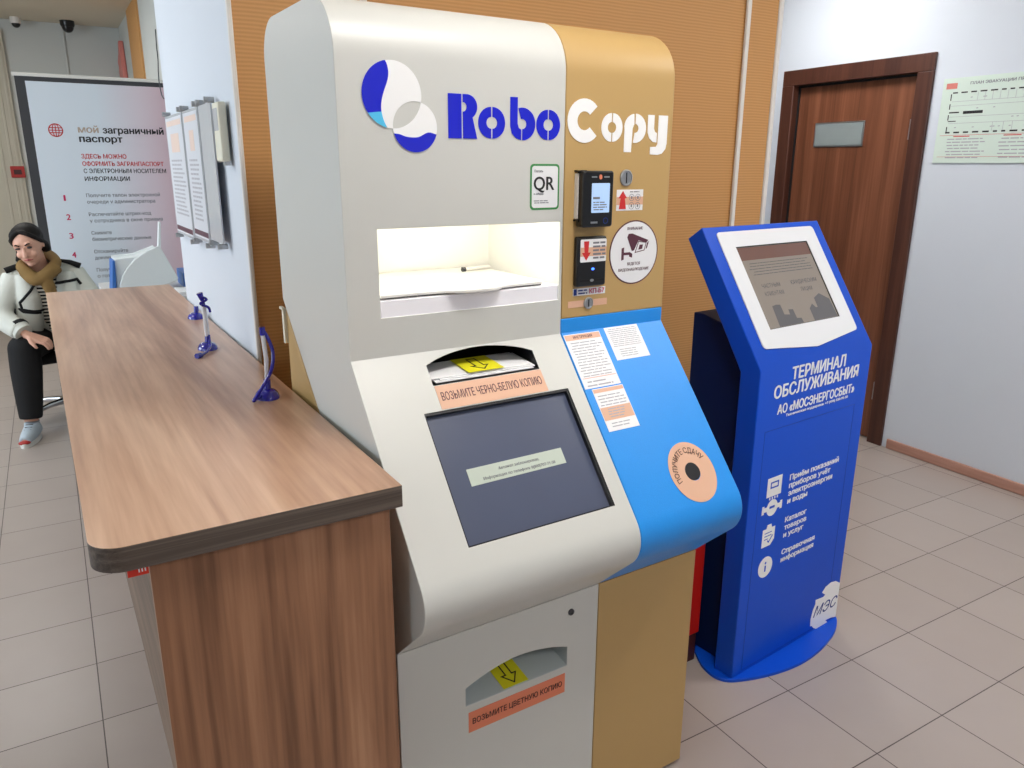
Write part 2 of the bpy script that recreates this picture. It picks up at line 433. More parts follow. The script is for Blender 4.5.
def tube(bm, pts, r, n=10, cap=True):
    """swept round tube through points; r scalar or list"""
    P = [Vector(p) for p in pts]; rings = []
    up = Vector((0.123, 0.21, 0.97)); prev = None
    for i, p in enumerate(P):
        d = (P[min(i+1, len(P)-1)]-P[max(i-1, 0)]).normalized()
        if prev is None:
            a = d.cross(up); a = a.normalized() if a.length > 1e-4 else d.orthogonal().normalized()
        else: a = (prev-d*prev.dot(d)).normalized()
        prev = a; b = d.cross(a); rr = r[i] if isinstance(r, (list, tuple)) else r
        rings.append([bm.verts.new(p+a*rr*math.cos(2*math.pi*k/n)+b*rr*math.sin(2*math.pi*k/n)) for k in range(n)])
    for i in range(len(rings)-1):
        for k in range(n): bm.faces.new((rings[i][k], rings[i][(k+1) % n], rings[i+1][(k+1) % n], rings[i+1][k]))
    if cap: bm.faces.new(rings[0][::-1]); bm.faces.new(rings[-1])

def lathe(bm, prof, n=24, c=(0, 0, 0), M4=None):
    """revolve (r,z) profile about z"""
    rings = []
    for r, z in prof:
        if r < 1e-6:
            v = bm.verts.new((c[0], c[1], c[2]+z)); rings.append([v]*n)
        else: rings.append([bm.verts.new((c[0]+r*math.cos(2*math.pi*k/n), c[1]+r*math.sin(2*math.pi*k/n), c[2]+z)) for k in range(n)])
    for i in range(len(rings)-1):
        a, b = rings[i], rings[i+1]
        for k in range(n):
            q = []
            for v in (a[k], a[(k+1) % n], b[(k+1) % n], b[k]):
                if v not in q: q.append(v)
            if len(q) > 2: bm.faces.new(q)
    if len(set(rings[0])) > 1: bm.faces.new(rings[0][::-1])
    if len(set(rings[-1])) > 1: bm.faces.new(rings[-1])
    return bm

def spline(pts, k=6):
    P = [Vector(p) for p in pts]; P = [P[0]*2-P[1]]+P+[P[-1]*2-P[-2]]; out = []
    for i in range(1, len(P)-2):
        for j in range(k):
            t = j/k; a, b, c, d = P[i-1], P[i], P[i+1], P[i+2]
            out.append(0.5*((2*b)+(c-a)*t+(2*a-5*b+4*c-d)*t*t+(3*b-a-3*c+d)*t**3))
    out.append(P[-2]); return out

def evald(o):
    dg = bpy.context.evaluated_depsgraph_get(); dg.update()
    me = bpy.data.meshes.new_from_object(o.evaluated_get(dg)); return me

def cut(base_bm, cutters, mats_idx=True):
    """boolean-subtract closed meshes from a closed mesh; cut faces get material 1"""
    me = bpy.data.meshes.new('b'); norm(base_bm); base_bm.to_mesh(me); base_bm.free()
    me.materials.append(M['shell']); me.materials.append(M['black'])
    o = bpy.data.objects.new('b', me); COL.objects.link(o); tmp = [o]
    for cbm, idx in cutters:
        cm = bpy.data.meshes.new('c'); norm(cbm)
        for f in cbm.faces: f.material_index = idx
        cbm.to_mesh(cm); cbm.free()
        for q in (M['shell'], M['black'], M['liner'], M['shell_dark']): cm.materials.append(q)
        c = bpy.data.objects.new('c', cm); COL.objects.link(c); tmp.append(c); c.hide_render = True
        b = o.modifiers.new('x', 'BOOLEAN'); b.object = c; b.operation = 'DIFFERENCE'; b.solver = 'EXACT'
    while len(me.materials) < 4: me.materials.append(M['liner'] if len(me.materials) == 2 else M['shell_dark'])
    r = evald(o)
    for q in tmp: bpy.data.objects.remove(q)
    return r

def remesh(bm, vox=0.007, smooth=6, fac=0.6):
    me = bpy.data.meshes.new('b'); norm(bm); bm.to_mesh(me); bm.free()
    o = bpy.data.objects.new('b', me); COL.objects.link(o)
    r = o.modifiers.new('r', 'REMESH'); r.mode = 'VOXEL'; r.voxel_size = vox
    if smooth: s = o.modifiers.new('s', 'SMOOTH'); s.iterations = smooth; s.factor = fac
    m2 = evald(o); bpy.data.objects.remove(o); return m2

def ellipsoid(bm, c, r, rot=None, u=24, v=16):
    m = Matrix.Translation(c) @ (rot.to_4x4() if rot else Matrix.Identity(4)) @ Matrix.Diagonal((r[0], r[1], r[2], 1))
    bmesh.ops.create_uvsphere(bm, u_segments=u, v_segments=v, radius=1, matrix=m)

# ------------------------------------------------------------------ the room
CZ = 2.71
def struct(name, bm, m, parent=None, smooth=False, bev=0):
    o = obj(name, norm(bm), m, parent, smooth, bev)
    if parent is None: o['kind'] = 'structure'
    return o
b = BM(); box(b, -2.6, 4.6, -2.6, 8.6, -0.05, 0.0); struct('floor', b, M['floor'])
b = BM(); box(b, -2.6, 4.6, -2.6, 8.6, CZ, CZ+0.05); struct('ceiling', b, M['ceiling'])

# right wall: turned two degrees, passes through (3.849,2.459)
WA = R(-2.05)
WR = Fr((3.849, 2.459, 0), (-math.sin(WA), math.cos(WA), 0), (0, 0, 1), (-math.cos(WA), -math.sin(WA), 0))   # a = distance along Y, n = into the room
b = BM()
D0, D1, DH = 0.058, 0.842, 1.960      # clear opening of the door in wall coordinates (a) and its height
for p in (rect(-5.1, 0, D0-0.045, CZ), rect(D1+0.045, 0, 6.1, CZ), rect(D0-0.045, DH+0.045, D1+0.045, CZ)):
    add_prism(b, WR, p, -0.12, 0)
struct('wall_right', b, M['white_wall'])
b = BM(); add_prism(b, WR, rect(D0-0.05, -0.0, D1+0.05, DH+0.05), -0.2, -0.12); struct('wall_behind_door', b, M['doorframe'])
b = BM(); add_prism(b, WR, [(-5.0, 0), (-0.062, 0), (-0.062, 0.055), (-5.0, 0.055)], 0, 0.014); struct('baseboard_right', b, M['baseboard'], smooth=True, bev=0.005)
b = BM(); box(b, -2.65, -2.6, -2.6, 8.6, 0, 0.85); box(b, -2.65, -2.6, -2.6, 8.6, 2.4, CZ)
for y0_, y1_ in ((-2.6, 0.2), (2.6, 3.4), (5.8, 8.6)): box(b, -2.65, -2.6, y0_, y1_, 0.85, 2.4)
struct('wall_left', b, M['far_wall'])
for i_, (y0_, y1_) in enumerate(((0.2, 2.6), (3.4, 5.8))):
    b = BM()
    for zz in ((0.85, 0.90), (2.35, 2.4)): box(b, -2.66, -2.61, y0_, y1_, zz[0], zz[1])
    for yy in (y0_, (y0_+y1_)/2-0.025, y1_-0.05): box(b, -2.66, -2.61, yy, yy+0.05, 0.9, 2.35)
    struct('window_%d' % (i_+1), b, M['trim_white'])
b = BM(); box(b, -2.6, 4.6, 8.5, 8.6, 0, CZ); struct('wall_far', b, M['far_wall'])
b = BM(); box(b, 0.78, 0.88, 3.4, 8.5, 0, CZ); struct('wall_far_side', b, M['far_wall'])
b = BM(); box(b, 0.765, 0.782, 6.84, 7.55, 0, CZ); o = struct('trim_3', b, M['orange_wall'])
b = BM(); box(b, -2.6, 4.6, -2.65, -2.6, 0, CZ); struct('wall_front', b, M['white_wall'])

# the thick wall behind the machines: ochre face, white side
BK = [(0.434, 2.078), (2.368, 2.112), (2.35, 3.30), (0.417, 3.19)]
b = BM()
lo = [b.verts.new((x, y, 0)) for x, y in BK]; hi = [b.verts.new((x, y, CZ)) for x, y in BK]
for i in range(4):
    f = b.faces.new((lo[i], lo[(i+1) % 4], hi[(i+1) % 4], hi[i])); f.material_index = 0 if i == 0 else 1
b.faces.new(hi); b.faces.new(lo[::-1])
struct('wall_back', b, [M['orange_wall'], M['white_wall']])
b = BM(); box(b, 0.4300, 0.442, 2.070, 2.084, 0, CZ); struct('trim_1', b, M['trim_white'], smooth=True, bev=0.004)
b = BM(); box(b, 2.352, 2.374, 2.104, 2.122, 0, CZ); struct('trim_2', b, M['trim_white'], smooth=True, bev=0.005)

def duct(x, y, w, label, z0=0.0):
    b = BM(); box(b, x-w/2, x+w/2, y-0.012, y, z0, CZ)
    return tag(obj('cable_duct', norm(b), M['trim_white'], bev=0.003), label, 'cable duct')
duct(2.193, 2.107, 0.018, 'thin white vertical cable duct on the ochre wall, left of the brown door')
duct(0.775, 2.082, 0.018, 'thin white vertical cable duct on the ochre wall behind the top of the copier kiosk', 1.2)

# ---- door in the right wall
b = BM()
for p in (rect(D0-0.086, 0, D0, DH+0.0), rect(D1, 0, D1+0.086, DH), rect(D0-0.086, DH, D1+0.086, DH+0.086)):
    add_prism(b, WR, p, -0.118, 0.016)
fr_o = struct('door_1', b, M['doorframe'], smooth=True, bev=0.003)
b = BM(); add_prism(b, WR, rect(D0+0.004, 0.008, D1-0.004, DH-0.004), -0.075, -0.035)
lf = obj('door_leaf', norm(b), M['door'], fr_o, bev=0.002)
b = BM()
for p in (rect(D0-0.0, 0, D0+0.012, DH), rect(D1-0.012, 0, D1, DH), rect(D0, DH-0.012, D1, DH)): add_prism(b, WR, p, -0.034, -0.028)
obj('door_seal', norm(b), M['matt_black'], fr_o)
b = BM(); add_prism(b, WR, rect(0.364, 1.613, 0.695, 1.747), -0.034, -0.029)
npl = obj('nameplate', norm(b), M['silver'], lf, bev=0.001)
b = BM(); add_prism(b, WR, rect(0.373, 1.622, 0.686, 1.738), -0.029, -0.0275); obj('nameplate_face', norm(b), M['plate_al'], lf)
for z in (1.69, 0.29):
    b = BM(); 
    c = WR(D0+0.022, z, -0.022); tube(b, [c-Vector((0, 0, 0.05)), c+Vector((0, 0, 0.05))], 0.0075, 10)
    add_prism(b, WR, rect(D0+0.004, z-0.045, D0+0.02, z+0.045), -0.035, -0.031)
    obj('hinge', norm(b), M['silver'], fr_o)
b = BM(); c = WR(0.86, 1.0, 0.02); tube(b, [WR(0.85, 1.0, -0.035), WR(0.85, 1.0, 0.01), WR(0.74, 1.0, 0.012)], 0.009, 10); obj('door_handle', norm(b), M['silver'], fr_o)

# ---- evacuation plan
ev = thing('evacuation_plan', 'pale green evacuation plan board on the white wall right of the brown door', 'sign', WR(-0.3, 1.73, 0))
def rel(F, o): G = Fr(F.o-Vector(o), F.u, F.v, F.n); return G
E_ = Fr(WR(-0.085, 1.523, 0)-ev.location, -WR.u, WR.v, WR.n)   # a runs to the right in the picture
EW, EH = 0.62, 0.393
plate('board', E_, rect(0, 0, EW, EH), M['plan'], ev, t=0.006, bev=0.001)
rn = random.Random(3)
e = 0.0062
plate('red_badge', E_, rect(0.018, 0.344, 0.072, 0.370), M['red_faded'], ev, off=e, t=0.0004)
write('title', 'ПЛАН ЭВАКУАЦИИ ПРИ ПОЖАРЕ', E_, 0.135, 0.358, 0.37, 0.012, M['inkgrey'], ev, 0.02, off=e)
b = BM()
def seg(b, F, x0, y0, x1, y1, w, off=e, t=0.0004):
    d = Vector((x1-x0, y1-y0)); 
    if d.length < 1e-6: return
    d.normalize(); n = Vector((-d.y, d.x))*w/2
    add_prism(b, F, [(x0-n.x, y0-n.y), (x1-n.x, y1-n.y), (x1+n.x, y1+n.y), (x0+n.x, y0+n.y)], off, off+t)
x = 0.055
while x < 0.57:
    w = rn.uniform(0.02, 0.04); seg(b, E_, x, 0.325, x+w, 0.325, 0.006); seg(b, E_, x-0.01, 0.143, x+w-0.012, 0.143, 0.007); x += w+0.017
for y0_, y1_ in ((0.29, 0.32), (0.25, 0.275), (0.20, 0.225), (0.143, 0.17)): seg(b, E_, 0.049, y0_, 0.049, y1_, 0.005)
seg(b, E_, 0.05, 0.235, 0.10, 0.235, 0.006); seg(b, E_, 0.12, 0.233, 0.215, 0.233, 0.013); seg(b, E_, 0.05, 0.195, 0.09, 0.195, 0.004)
obj('thick_plan_lines', norm(b), M['inkblack'], ev)
b = BM()
for x in (0.18, 0.215, 0.25, 0.285, 0.32, 0.355, 0.39, 0.43, 0.47, 0.51): seg(b, E_, x, 0.285, x, 0.322, 0.0015)
for x in (0.27, 0.32, 0.36, 0.42, 0.48): seg(b, E_, x, 0.146, x, 0.185, 0.0015)
for y in (0.285, 0.265, 0.185, 0.215): seg(b, E_, 0.055, y, 0.56, y, 0.0015)
for k in range(26): 
    x, y = rn.uniform(0.07, 0.55), rn.choice((0.30, 0.25, 0.205, 0.165)); seg(b, E_, x, y, x+0.009, y+0.001, 0.004)
fine_print(b, E_, 0.055, 0.02, 0.27, 0.12, 7, rn, off=e, hh=0.35); fine_print(b, E_, 0.31, 0.02, 0.58, 0.12, 6, rn, off=e, hh=0.3, ragged=0.6)
obj('fine_plan_lines', norm(b), M['inkpale'], ev)
b = BM(); seg(b, E_, 0.02, 0.13, 0.6, 0.13, 0.0015); seg(b, E_, 0.09, 0.124, 0.17, 0.124, 0.004); seg(b, E_, 0.33, 0.124, 0.41, 0.124, 0.004); seg(b, E_, 0.02, 0.03, 0.6, 0.03, 0.0012)
obj('red_plan_lines', norm(b), M['inkred'], ev)

# ------------------------------------------------------------------ the copier kiosk
MA = R(1.9)
mk = thing('copier_kiosk', 'tall white and tan copier kiosk with a blue console, right of the wooden counter', 'copier kiosk', (0.451, 1.182, 0), MA)
W, XS = 0.779, 0.483
F0 = Fr((0, 0, 0), (1, 0, 0), (0, 0, 1), (0, -1, 0))                   # lower front face
FU = Fr((0, 0.164, 0), (1, 0, 0), (0, 0, 1), (0, -1, 0))               # upper front face
SD = Vector((0, -0.636, -0.772)).normalized()
STEP = (0.164, 1.148)
FS = Fr((0, STEP[0], STEP[1]), (1, 0, 0), -SD)                          # console slope, v points up the slope
def sl(x, s): return (x, -s)                                            # slope coordinates: s measured downwards from the step
cor = (-0.153, 0.762)
prof_pts = [(0.0, 0.617), cor, STEP, (0.164, 1.785), (0.575, 1.785), (0.575, 1.208)]
prof = fillet(prof_pts, [0, 0.072, 0, 0.105, 0.075, 0], 12)
def yz(pts): return pts
PX = lambda x: Fr((x, 0, 0), (0, 1, 0), (0, 0, 1), (1, 0, 0))
def prof_solid(pts, x0, x1):
    b = BM(); add_prism(b, PX(0), pts, x0, x1); return b

def clip_profile(pts, zc, above):
    """part of the closed profile above or below the height zc"""
    out = []
    n = len(pts)
    for i in range(n):
        a, b_ = pts[i], pts[(i+1) % n]
        ia = (a[1] >= zc) == above; ib = (b_[1] >= zc) == above
        if ia: out.append(a)
        if ia != ib:
            t = (zc-a[1])/(b_[1]-a[1]); out.append((a[0]+(b_[0]-a[0])*t, zc))
    return out

# left (white) shell with its openings
cutters = []
c = BM(); box(c, 0.065, 0.4755, 0.10, 0.175, 1.2235, 1.388); cutters.append((c, 2))              # scanner slot
c = BM(); box(c, 0.055, 0.478, 0.172, 0.462, 1.2, 1.45); cutters.append((c, 2))                  # chamber
arc = [sl(0.149, 0.075), sl(0.149, 0.028)]
hood = [sl(0.1475, 0.074), sl(0.1475, 0.030)]
for k in range(1, 12):
    t = k/12; x = 0.1475+(0.3955-0.1475)*t; hood.append(sl(x, 0.030-0.026*math.sin(math.pi*t)**0.8))
hood += [sl(0.3955, 0.030), sl(0.3955, 0.074)]
c = BM()
lo = [c.verts.new(FS(a, b_, 0.0)+Vector((0, -0.03, 0.0))) for a, b_ in hood]; hi = [c.verts.new(FS(a, b_, 0)+Vector((0, 0.12, 0.0))) for a, b_ in hood]
c.faces.new(lo); c.faces.new(hi[::-1])
for i in range(len(hood)): c.faces.new((lo[i], lo[(i+1) % len(hood)], hi[(i+1) % len(hood)], hi[i]))
cutters.append((c, 1))  # outlet inside coloured black to deepen its shade
c = BM(); add_prism(c, FS, [sl(0.110, 0.391), sl(0.446, 0.391), sl(0.446, 0.128), sl(0.110, 0.128)], -0.022, 0.03); cutters.append((c, 1))
me = cut(prof_solid(prof, 0, XS-0.0006), cutters)
shell = obj('white_shell', me, [M['shell'], M['black'], M['liner'], M['shell_dark']], mk, bev=0.0022, label='white left half of the outer shell')
# right shell: tan above, blue below
obj('tan_shell', norm(prof_solid(clip_profile(prof, 1.180, True), XS+0.0006, W)), M['tan'], mk, bev=0.0022, label='tan upper right part of the outer shell')
cutters = []
c = BM(); add_prism(c, FS, [(0.674+0.0195*math.cos(a_*math.pi/14), -0.367+0.0195*math.sin(a_*math.pi/14)) for a_ in range(28)], -0.05, 0.03); cutters.append((c, 1))
me = cut(prof_solid(clip_profile(prof, 1.1798, False), XS+0.0006, W), cutters)
obj('blue_console', me, [M['sky'], M['matt_black'], M['liner'], M['shell_dark']], mk, bev=0.0022, label='bright blue right part of the sloping console')
# the box behind the shells
b = prof_solid([(0.302, 0.010), (0.302, 0.898), (0.38, 0.985), (0.567, 1.18), (0.572, 1.18), (0.572, 0.010)], 0.004, XS)
add_prism(b, PX(0), [(0.012, 0.010), (0.012, 0.600), (0.028, 0.608), (0.38, 0.985), (0.567, 1.18), (0.572, 1.18), (0.572, 0.010)], XS, W-0.004)
obj('rear_cabinet', norm(b), M['tan'], mk, bev=0.002)
b = BM(); box(b, 0.03, W-0.03, 0.03, 0.55, 0.0, 0.010); obj('plinth', norm(b), M['matt_black'], mk)
# lower front: white door with the colour outlet, tan panel
out = [(0.1455, 0.436), (0.1455, 0.478)]
for k in range(1, 14):
    t = k/14; out.append((0.1455+0.2545*t, 0.478+0.004*t+0.028*math.sin(math.pi*t)**0.9))
out += [(0.400, 0.482), (0.400, 0.436)]
c = BM()
lo = [c.verts.new(F0(a, z, 0.02)) for a, z in out]; hi = [c.verts.new(F0(a, z, -0.30)+Vector((0, 0, 0.05))) for a, z in out]
c.faces.new(lo); c.faces.new(hi[::-1])
for i in range(len(out)): c.faces.new((lo[i], lo[(i+1) % len(out)], hi[(i+1) % len(out)], hi[i]))
bb = BM(); box(bb, 0.0, XS-0.001, 0.0, 0.30, 0.010, 0.615)
me = cut(bb, [(c, 3)])
ld = obj('lower_door', me, [M['shell'], M['black'], M['liner'], M['shell_dark']], mk, bev=0.0015, label='white lower front door with an arched outlet')
b = BM(); box(b, XS+0.001, W-0.0, 0.0, 0.011, 0.010, 0.615); obj('lower_panel', norm(b), M['tan'], mk, bev=0.0015, label='tan lower front panel')
b = BM(); lathe(b, [(0, 0.0), (0.0075, 0.0), (0.0075, 0.003), (0.0045, 0.0035), (0.004, 0.001), (0, 0.001)], 20)
for v in b.verts: v.co = F0(0.407+v.co.x, 0.571+v.co.y, v.co.z)
obj('lock', norm(b), M['darkgrey'], ld)
# outlet sticker on the floor of the tray
FT = Fr((0, 0, 0.4394), (1, 0, 0), Vector((0, 0.32, 0.05)))
plate('tray_sticker', FT, rect(0.238, 0.003, 0.300, 0.16), M['yellow'], ld, off=0.001, label='yellow sticker with an arrow')
arrow = [(0.269, 0.008), (0.289, 0.036), (0.278, 0.036), (0.278, 0.135), (0.260, 0.135), (0.260, 0.036), (0.249, 0.036)]
def ring_of(pts, w):
    """outline band of a polygon"""
    P = [Vector(p) for p in pts]; n = len(P); inn = []
    area = sum(P[i].x*P[(i+1) % n].y-P[(i+1) % n].x*P[i].y for i in range(n)); s = 1 if area > 0 else -1
    for i in range(n):
        a = (P[i]-P[i-1]).normalized(); c_ = (P[(i+1) % n]-P[i]).normalized()
        na = Vector((-a.y, a.x))*s; nb = Vector((-c_.y, c_.x))*s; bis = (na+nb)
        bis = bis/max(0.35, bis.dot(na)) if bis.length > 1e-6 else na
        inn.append(tuple(P[i]+bis*w))
    return [list(map(tuple, P)), inn]
def outline(name, F, pts, w, m, parent, off, label=None):
    me = place_mesh(holed(ring_of(pts, w), 0.0004), F, off); return obj(name, me, m, parent, smooth=False, label=label)
outline('arrow', FT, arrow, 0.0028, M['inkblack'], ld, 0.0018)
plate('label_plate', F0, rect(0.151, 0.373, 0.395, 0.4215), M['salmon2'], ld, t=0.0008, label='orange label reading ВОЗЬМИТЕ ЦВЕТНУЮ КОПИЮ')
write('lettering', 'ВОЗЬМИТЕ ЦВЕТНУЮ КОПИЮ', F0, 0.160, 0.3915, 0.227, 0.0125, M['ink'], ld, 0.012, off=0.0009)

# seam in the two halves is the gap between the shells; scanner
sb = BM(); box(sb, 0.0665, 0.4745, 0.166, 0.44, 1.2, 1.256)
scb = obj('scanner_body', norm(sb), M['scanbody'], mk, bev=0.002, label='lilac-white scanner body in the lit slot')
lid_pts = [(0.068, 0.452), (0.068, 0.167)]
for a, y in ((0.16, 0.168), (0.205, 0.164), (0.225, 0.150), (0.240, 0.144), (0.30, 0.144), (0.318, 0.150), (0.333, 0.163), (0.36, 0.167)): lid_pts.append((a, y))
lid_pts += [(0.436, 0.170), (0.444, 0.18), (0.444, 0.452)]
b = BM(); add_prism(b, Fr((0, 0, 1.2595), (1, 0, 0), (0, 1, 0), (0, 0, 1)), lid_pts, 0, 0.007); scl = obj('scanner_lid', norm(b), M['lid'], mk, bev=0.0015, label='white scanner lid with a front tab')
b = BM(); box(b, 0.07, 0.44, 0.18, 0.45, 1.256, 1.2595); obj('lid_gap', norm(b), M['darkgrey'], scb)
b = BM(); tube(b, [(0.365, 0.38, 1.272), (0.44, 0.395, 1.272)], 0.0045, 10); hn = obj('hinge_rod', norm(b), M['trim_white'], scl)
b = BM(); tube(b, [(0.358, 0.3785, 1.272), (0.366, 0.380, 1.272)], 0.0055, 10); obj('rod_end', norm(b), M['darkgrey'], hn)
b = BM(); box(b, 0.08, 0.46, 0.185, 0.20, 1.43, 1.447); obj('slot_lamp', norm(b), mat('slot_lamp_tube', (255, 250, 235), 0.4, emit=((255, 250, 236), 9.0)), mk)

# black-and-white outlet: paper stack, sticker, label plate
zt = FS(0, -0.074).z; yt = FS(0, -0.074).y
b = BM()
for i, (dx, dy) in enumerate(((0.0, 0.0), (0.012, 0.004), (-0.006, 0.008))):
    v = box(b, 0.156+dx, 0.385+dx*0.5, yt+0.006+dy, yt+0.098, 0, 0.002)
    for q in v: q.co.z = q.co.z+zt+0.0015+i*0.0024+(q.co.y-yt)*0.10
pst = obj('copies_in_tray', norm(b), M['paper'], mk, label='white sheets lying in the upper outlet')
FP = Fr((0, yt+0.006, zt+0.0115), (1, 0, 0), (0, 1, 0.10))
plate('tray_sticker', FP, rect(0.232, 0.004, 0.315, 0.085), M['yellow'], pst, off=0.0003, label='yellow sticker with an arrow')
outline('arrow', FP, [(0.273, 0.010), (0.295, 0.034), (0.284, 0.034), (0.284, 0.075), (0.262, 0.075), (0.262, 0.034), (0.251, 0.034)], 0.003, M['inkblack'], pst, 0.001)
plate('label_plate', FS, [sl(0.1485, 0.1255), sl(0.397, 0.1255), sl(0.3965, 0.0755), sl(0.1485, 0.0755)], M['salmon'], shell, t=0.0008, label='salmon label reading ВОЗЬМИТЕ ЧЕРНО-БЕЛУЮ КОПИЮ')
write('lettering', 'ВОЗЬМИТЕ ЧЕРНО-БЕЛУЮ КОПИЮ', FS, 0.156, -0.108, 0.233, 0.0165, M['maroon'], shell, -0.005, off=0.0009)
# touch screen
b = BM(); add_prism(b, FS, [sl(0.112, 0.389), sl(0.444, 0.389), sl(0.444, 0.130), sl(0.112, 0.130)], -0.022, -0.0125)
scn = obj('touch_screen', norm(b), M['glass_screen'], mk, label='dark touch screen sunk in the white console')
me = place_mesh(holed([[sl(0.1105, 0.3905), sl(0.4455, 0.3905), sl(0.4455, 0.1285), sl(0.1105, 0.1285)], [sl(0.1125, 0.3885), sl(0.4415, 0.3885), sl(0.4415, 0.1320), sl(0.1125, 0.1320)]], 0.010), FS, -0.0125)
obj('screen_gasket', me, M['frame_black'], scn, smooth=False)
plate('notice_strip', FS, [sl(0.161, 0.282), sl(0.381, 0.280), sl(0.381, 0.247), sl(0.161, 0.248)], M['notice'], scn, off=-0.0122, label='pale green notice reading Автомат заблокирован')
write('lettering', 'Автомат заблокирован.', FS, 0.228, -0.262, 0.094, 0.0058, M['inkgrey'], scn, off=-0.0115)
write('lettering', 'Информация по телефону 8(800)707-71-58', FS, 0.190, -0.2755, 0.166, 0.0058, M['inkgrey'], scn, off=-0.0115)

# paper notices on the blue slope
def notice(name, x0, s0, x1, s1, label, parent): return plate(name, FS, [sl(x0, s1), sl(x1, s1), sl(x1, s0), sl(x0, s0)], M['paper'], parent, t=0.0006, label=label)
con = [o for o in mk.children if o.name.startswith('blue_console')][0]
p1 = notice('instruction_sheet', 0.487, 0.006, 0.586, 0.138, 'white instruction sheet with a salmon heading', con)
p2 = notice('instruction_sheet', 0.602, 0.001, 0.700, 0.084, 'plain white text sheet right of the instruction sheet', con)
p3 = notice('price_sheet', 0.503, 0.141, 0.588, 0.241, 'white price sheet with salmon bands', con)
plate('heading_band', FS, rect(0.4885, -0.021, 0.5845, -0.0075), M['salmon'], con, off=0.0006, t=0.0002)
write('lettering', 'ИНСТРУКЦИЯ', FS, 0.510, -0.0175, 0.052, 0.006, M['maroon'], con, off=0.0009)
plate('price_band', FS, [rect(0.5045, -0.151, 0.5865, -0.1425), rect(0.5045, -0.216, 0.5865, -0.186)], M['salmon'], con, off=0.0006, t=0.0002)
rn = random.Random(5)
b = BM()
fine_print(b, FS, 0.494, -0.112, 0.581, -0.024, 13, rn, hh=0.32); fine_print(b, FS, 0.496, -0.136, 0.578, -0.118, 2, rn, hh=0.35, ragged=0.4)
fine_print(b, FS, 0.607, -0.052, 0.695, -0.004, 10, rn, hh=0.32, ragged=0.08); fine_print(b, FS, 0.618, -0.078, 0.682, -0.056, 4, rn, hh=0.32)
fine_print(b, FS, 0.509, -0.184, 0.583, -0.155, 4, rn, hh=0.32); fine_print(b, FS, 0.521, -0.212, 0.571, -0.188, 4, rn, hh=0.36, off=0.001); fine_print(b, FS, 0.515, -0.234, 0.578, -0.220, 2, rn, hh=0.32)
obj('fine_print', norm(b), M['inkpale'], con)
b = BM(); seg(b, FS, 0.492, -0.114, 0.582, -0.114, 0.001, off=0.0008); obj('red_rule', norm(b), M['salmon2'], con)

# change outlet: a round label that follows the bend of the console
slope_len = 0.4265
def bend(x, s, h=0.0):
    """point on the console surface, s along the surface from the step, lifted by h"""
    smax = 0.4265
    if s <= smax: return FS(x, -s, h)
    e0 = FS(x, -smax, 0); r = 0.072; a = (s-smax)/r
    cen = e0-FS.n*r
    d = FS.n*math.cos(a)+SD*math.sin(a)
    return cen+d*(r+h)
cs = (Vector(cor)-Vector(STEP)).length
t_ = 0.072/math.tan((Vector((STEP[0]-cor[0], STEP[1]-cor[1])).angle(Vector((0-cor[0], 0.617-cor[1]))))/2)
_smax = cs-t_
def bend(x, s, h=0.0):
    if s <= _smax: return FS(x, -s, h)
    a = (s-_smax)/0.072; cen = FS(x, -_smax, 0)-FS.n*0.072
    return cen+(FS.n*math.cos(a)+SD*math.sin(a))*(0.072+h)
b = BM(); NR, NA = 8, 56; rings = []
for i in range(NR+1):
    rr0 = 0.0205; f = i/NR
    rings.append([b.verts.new(bend(0.674+(rr0+(0.0625-rr0)*f)*math.cos(2*math.pi*k/NA), 0.368+(rr0+(0.0690-rr0)*f)*math.sin(2*math.pi*k/NA), 0.0007)) for k in range(NA)])
for i in range(NR):
    for k in range(NA): b.faces.new((rings[i][k], rings[i][(k+1) % NA], rings[i+1][(k+1) % NA], rings[i+1][k]))
b.normal_update(); bmesh.ops.solidify(b, geom=b.faces[:], thickness=0.0003)
obj('change_label', norm(b), M['salmon'], con, smooth=False, label='round salmon label around the change hole')
me_txt = text_mesh('ПОЛУЧИТЕ СДАЧУ', 0.0, 0.001)
xa = min(v.co.x for v in me_txt.vertices); xb = max(v.co.x for v in me_txt.vertices)
for v in me_txt.vertices:
    a = R(200)-(v.co.x-xa)/(xb-xa)*R(172); r_ = 0.041+v.co.y*0.0125/0.73
    v.co = bend(0.674+r_*math.cos(a), 0.368-r_*1.05*math.sin(a), 0.0014+(0.0003 if v.co.z > 0.0005 else 0))
obj('lettering', me_txt, M['ink'], con, smooth=False)
b = BM(); lathe(b, [(0.0198, 0.0012), (0.0198, -0.045), (0.0185, -0.045), (0.0185, 0.0012), (0.0198, 0.0012)], 28)
for v in b.verts: v.co = FS(0.674+v.co.x, -0.367+v.co.y, v.co.z)
obj('change_cup', norm(b), M['darkgrey'], con)

# ---- logo and lettering on the upper front
t7 = 0.0022
lg = obj('logo_emblem', place_mesh(holed([[(0.0, 0.0), (0.001, 0.0), (0.001, 0.001)]]), FU), M['logo_white'], None) if False else None
def rot_ell(cx, cy, a, b_, th, n=64):
    return [(cx+a*math.cos(q)*math.cos(th)-b_*math.sin(q)*math.sin(th), cy+a*math.cos(q)*math.sin(th)+b_*math.sin(q)*math.cos(th)) for q in [2*math.pi*k/n for k in range(n)]]
C1 = (0.1035, 0.1+1.521); 
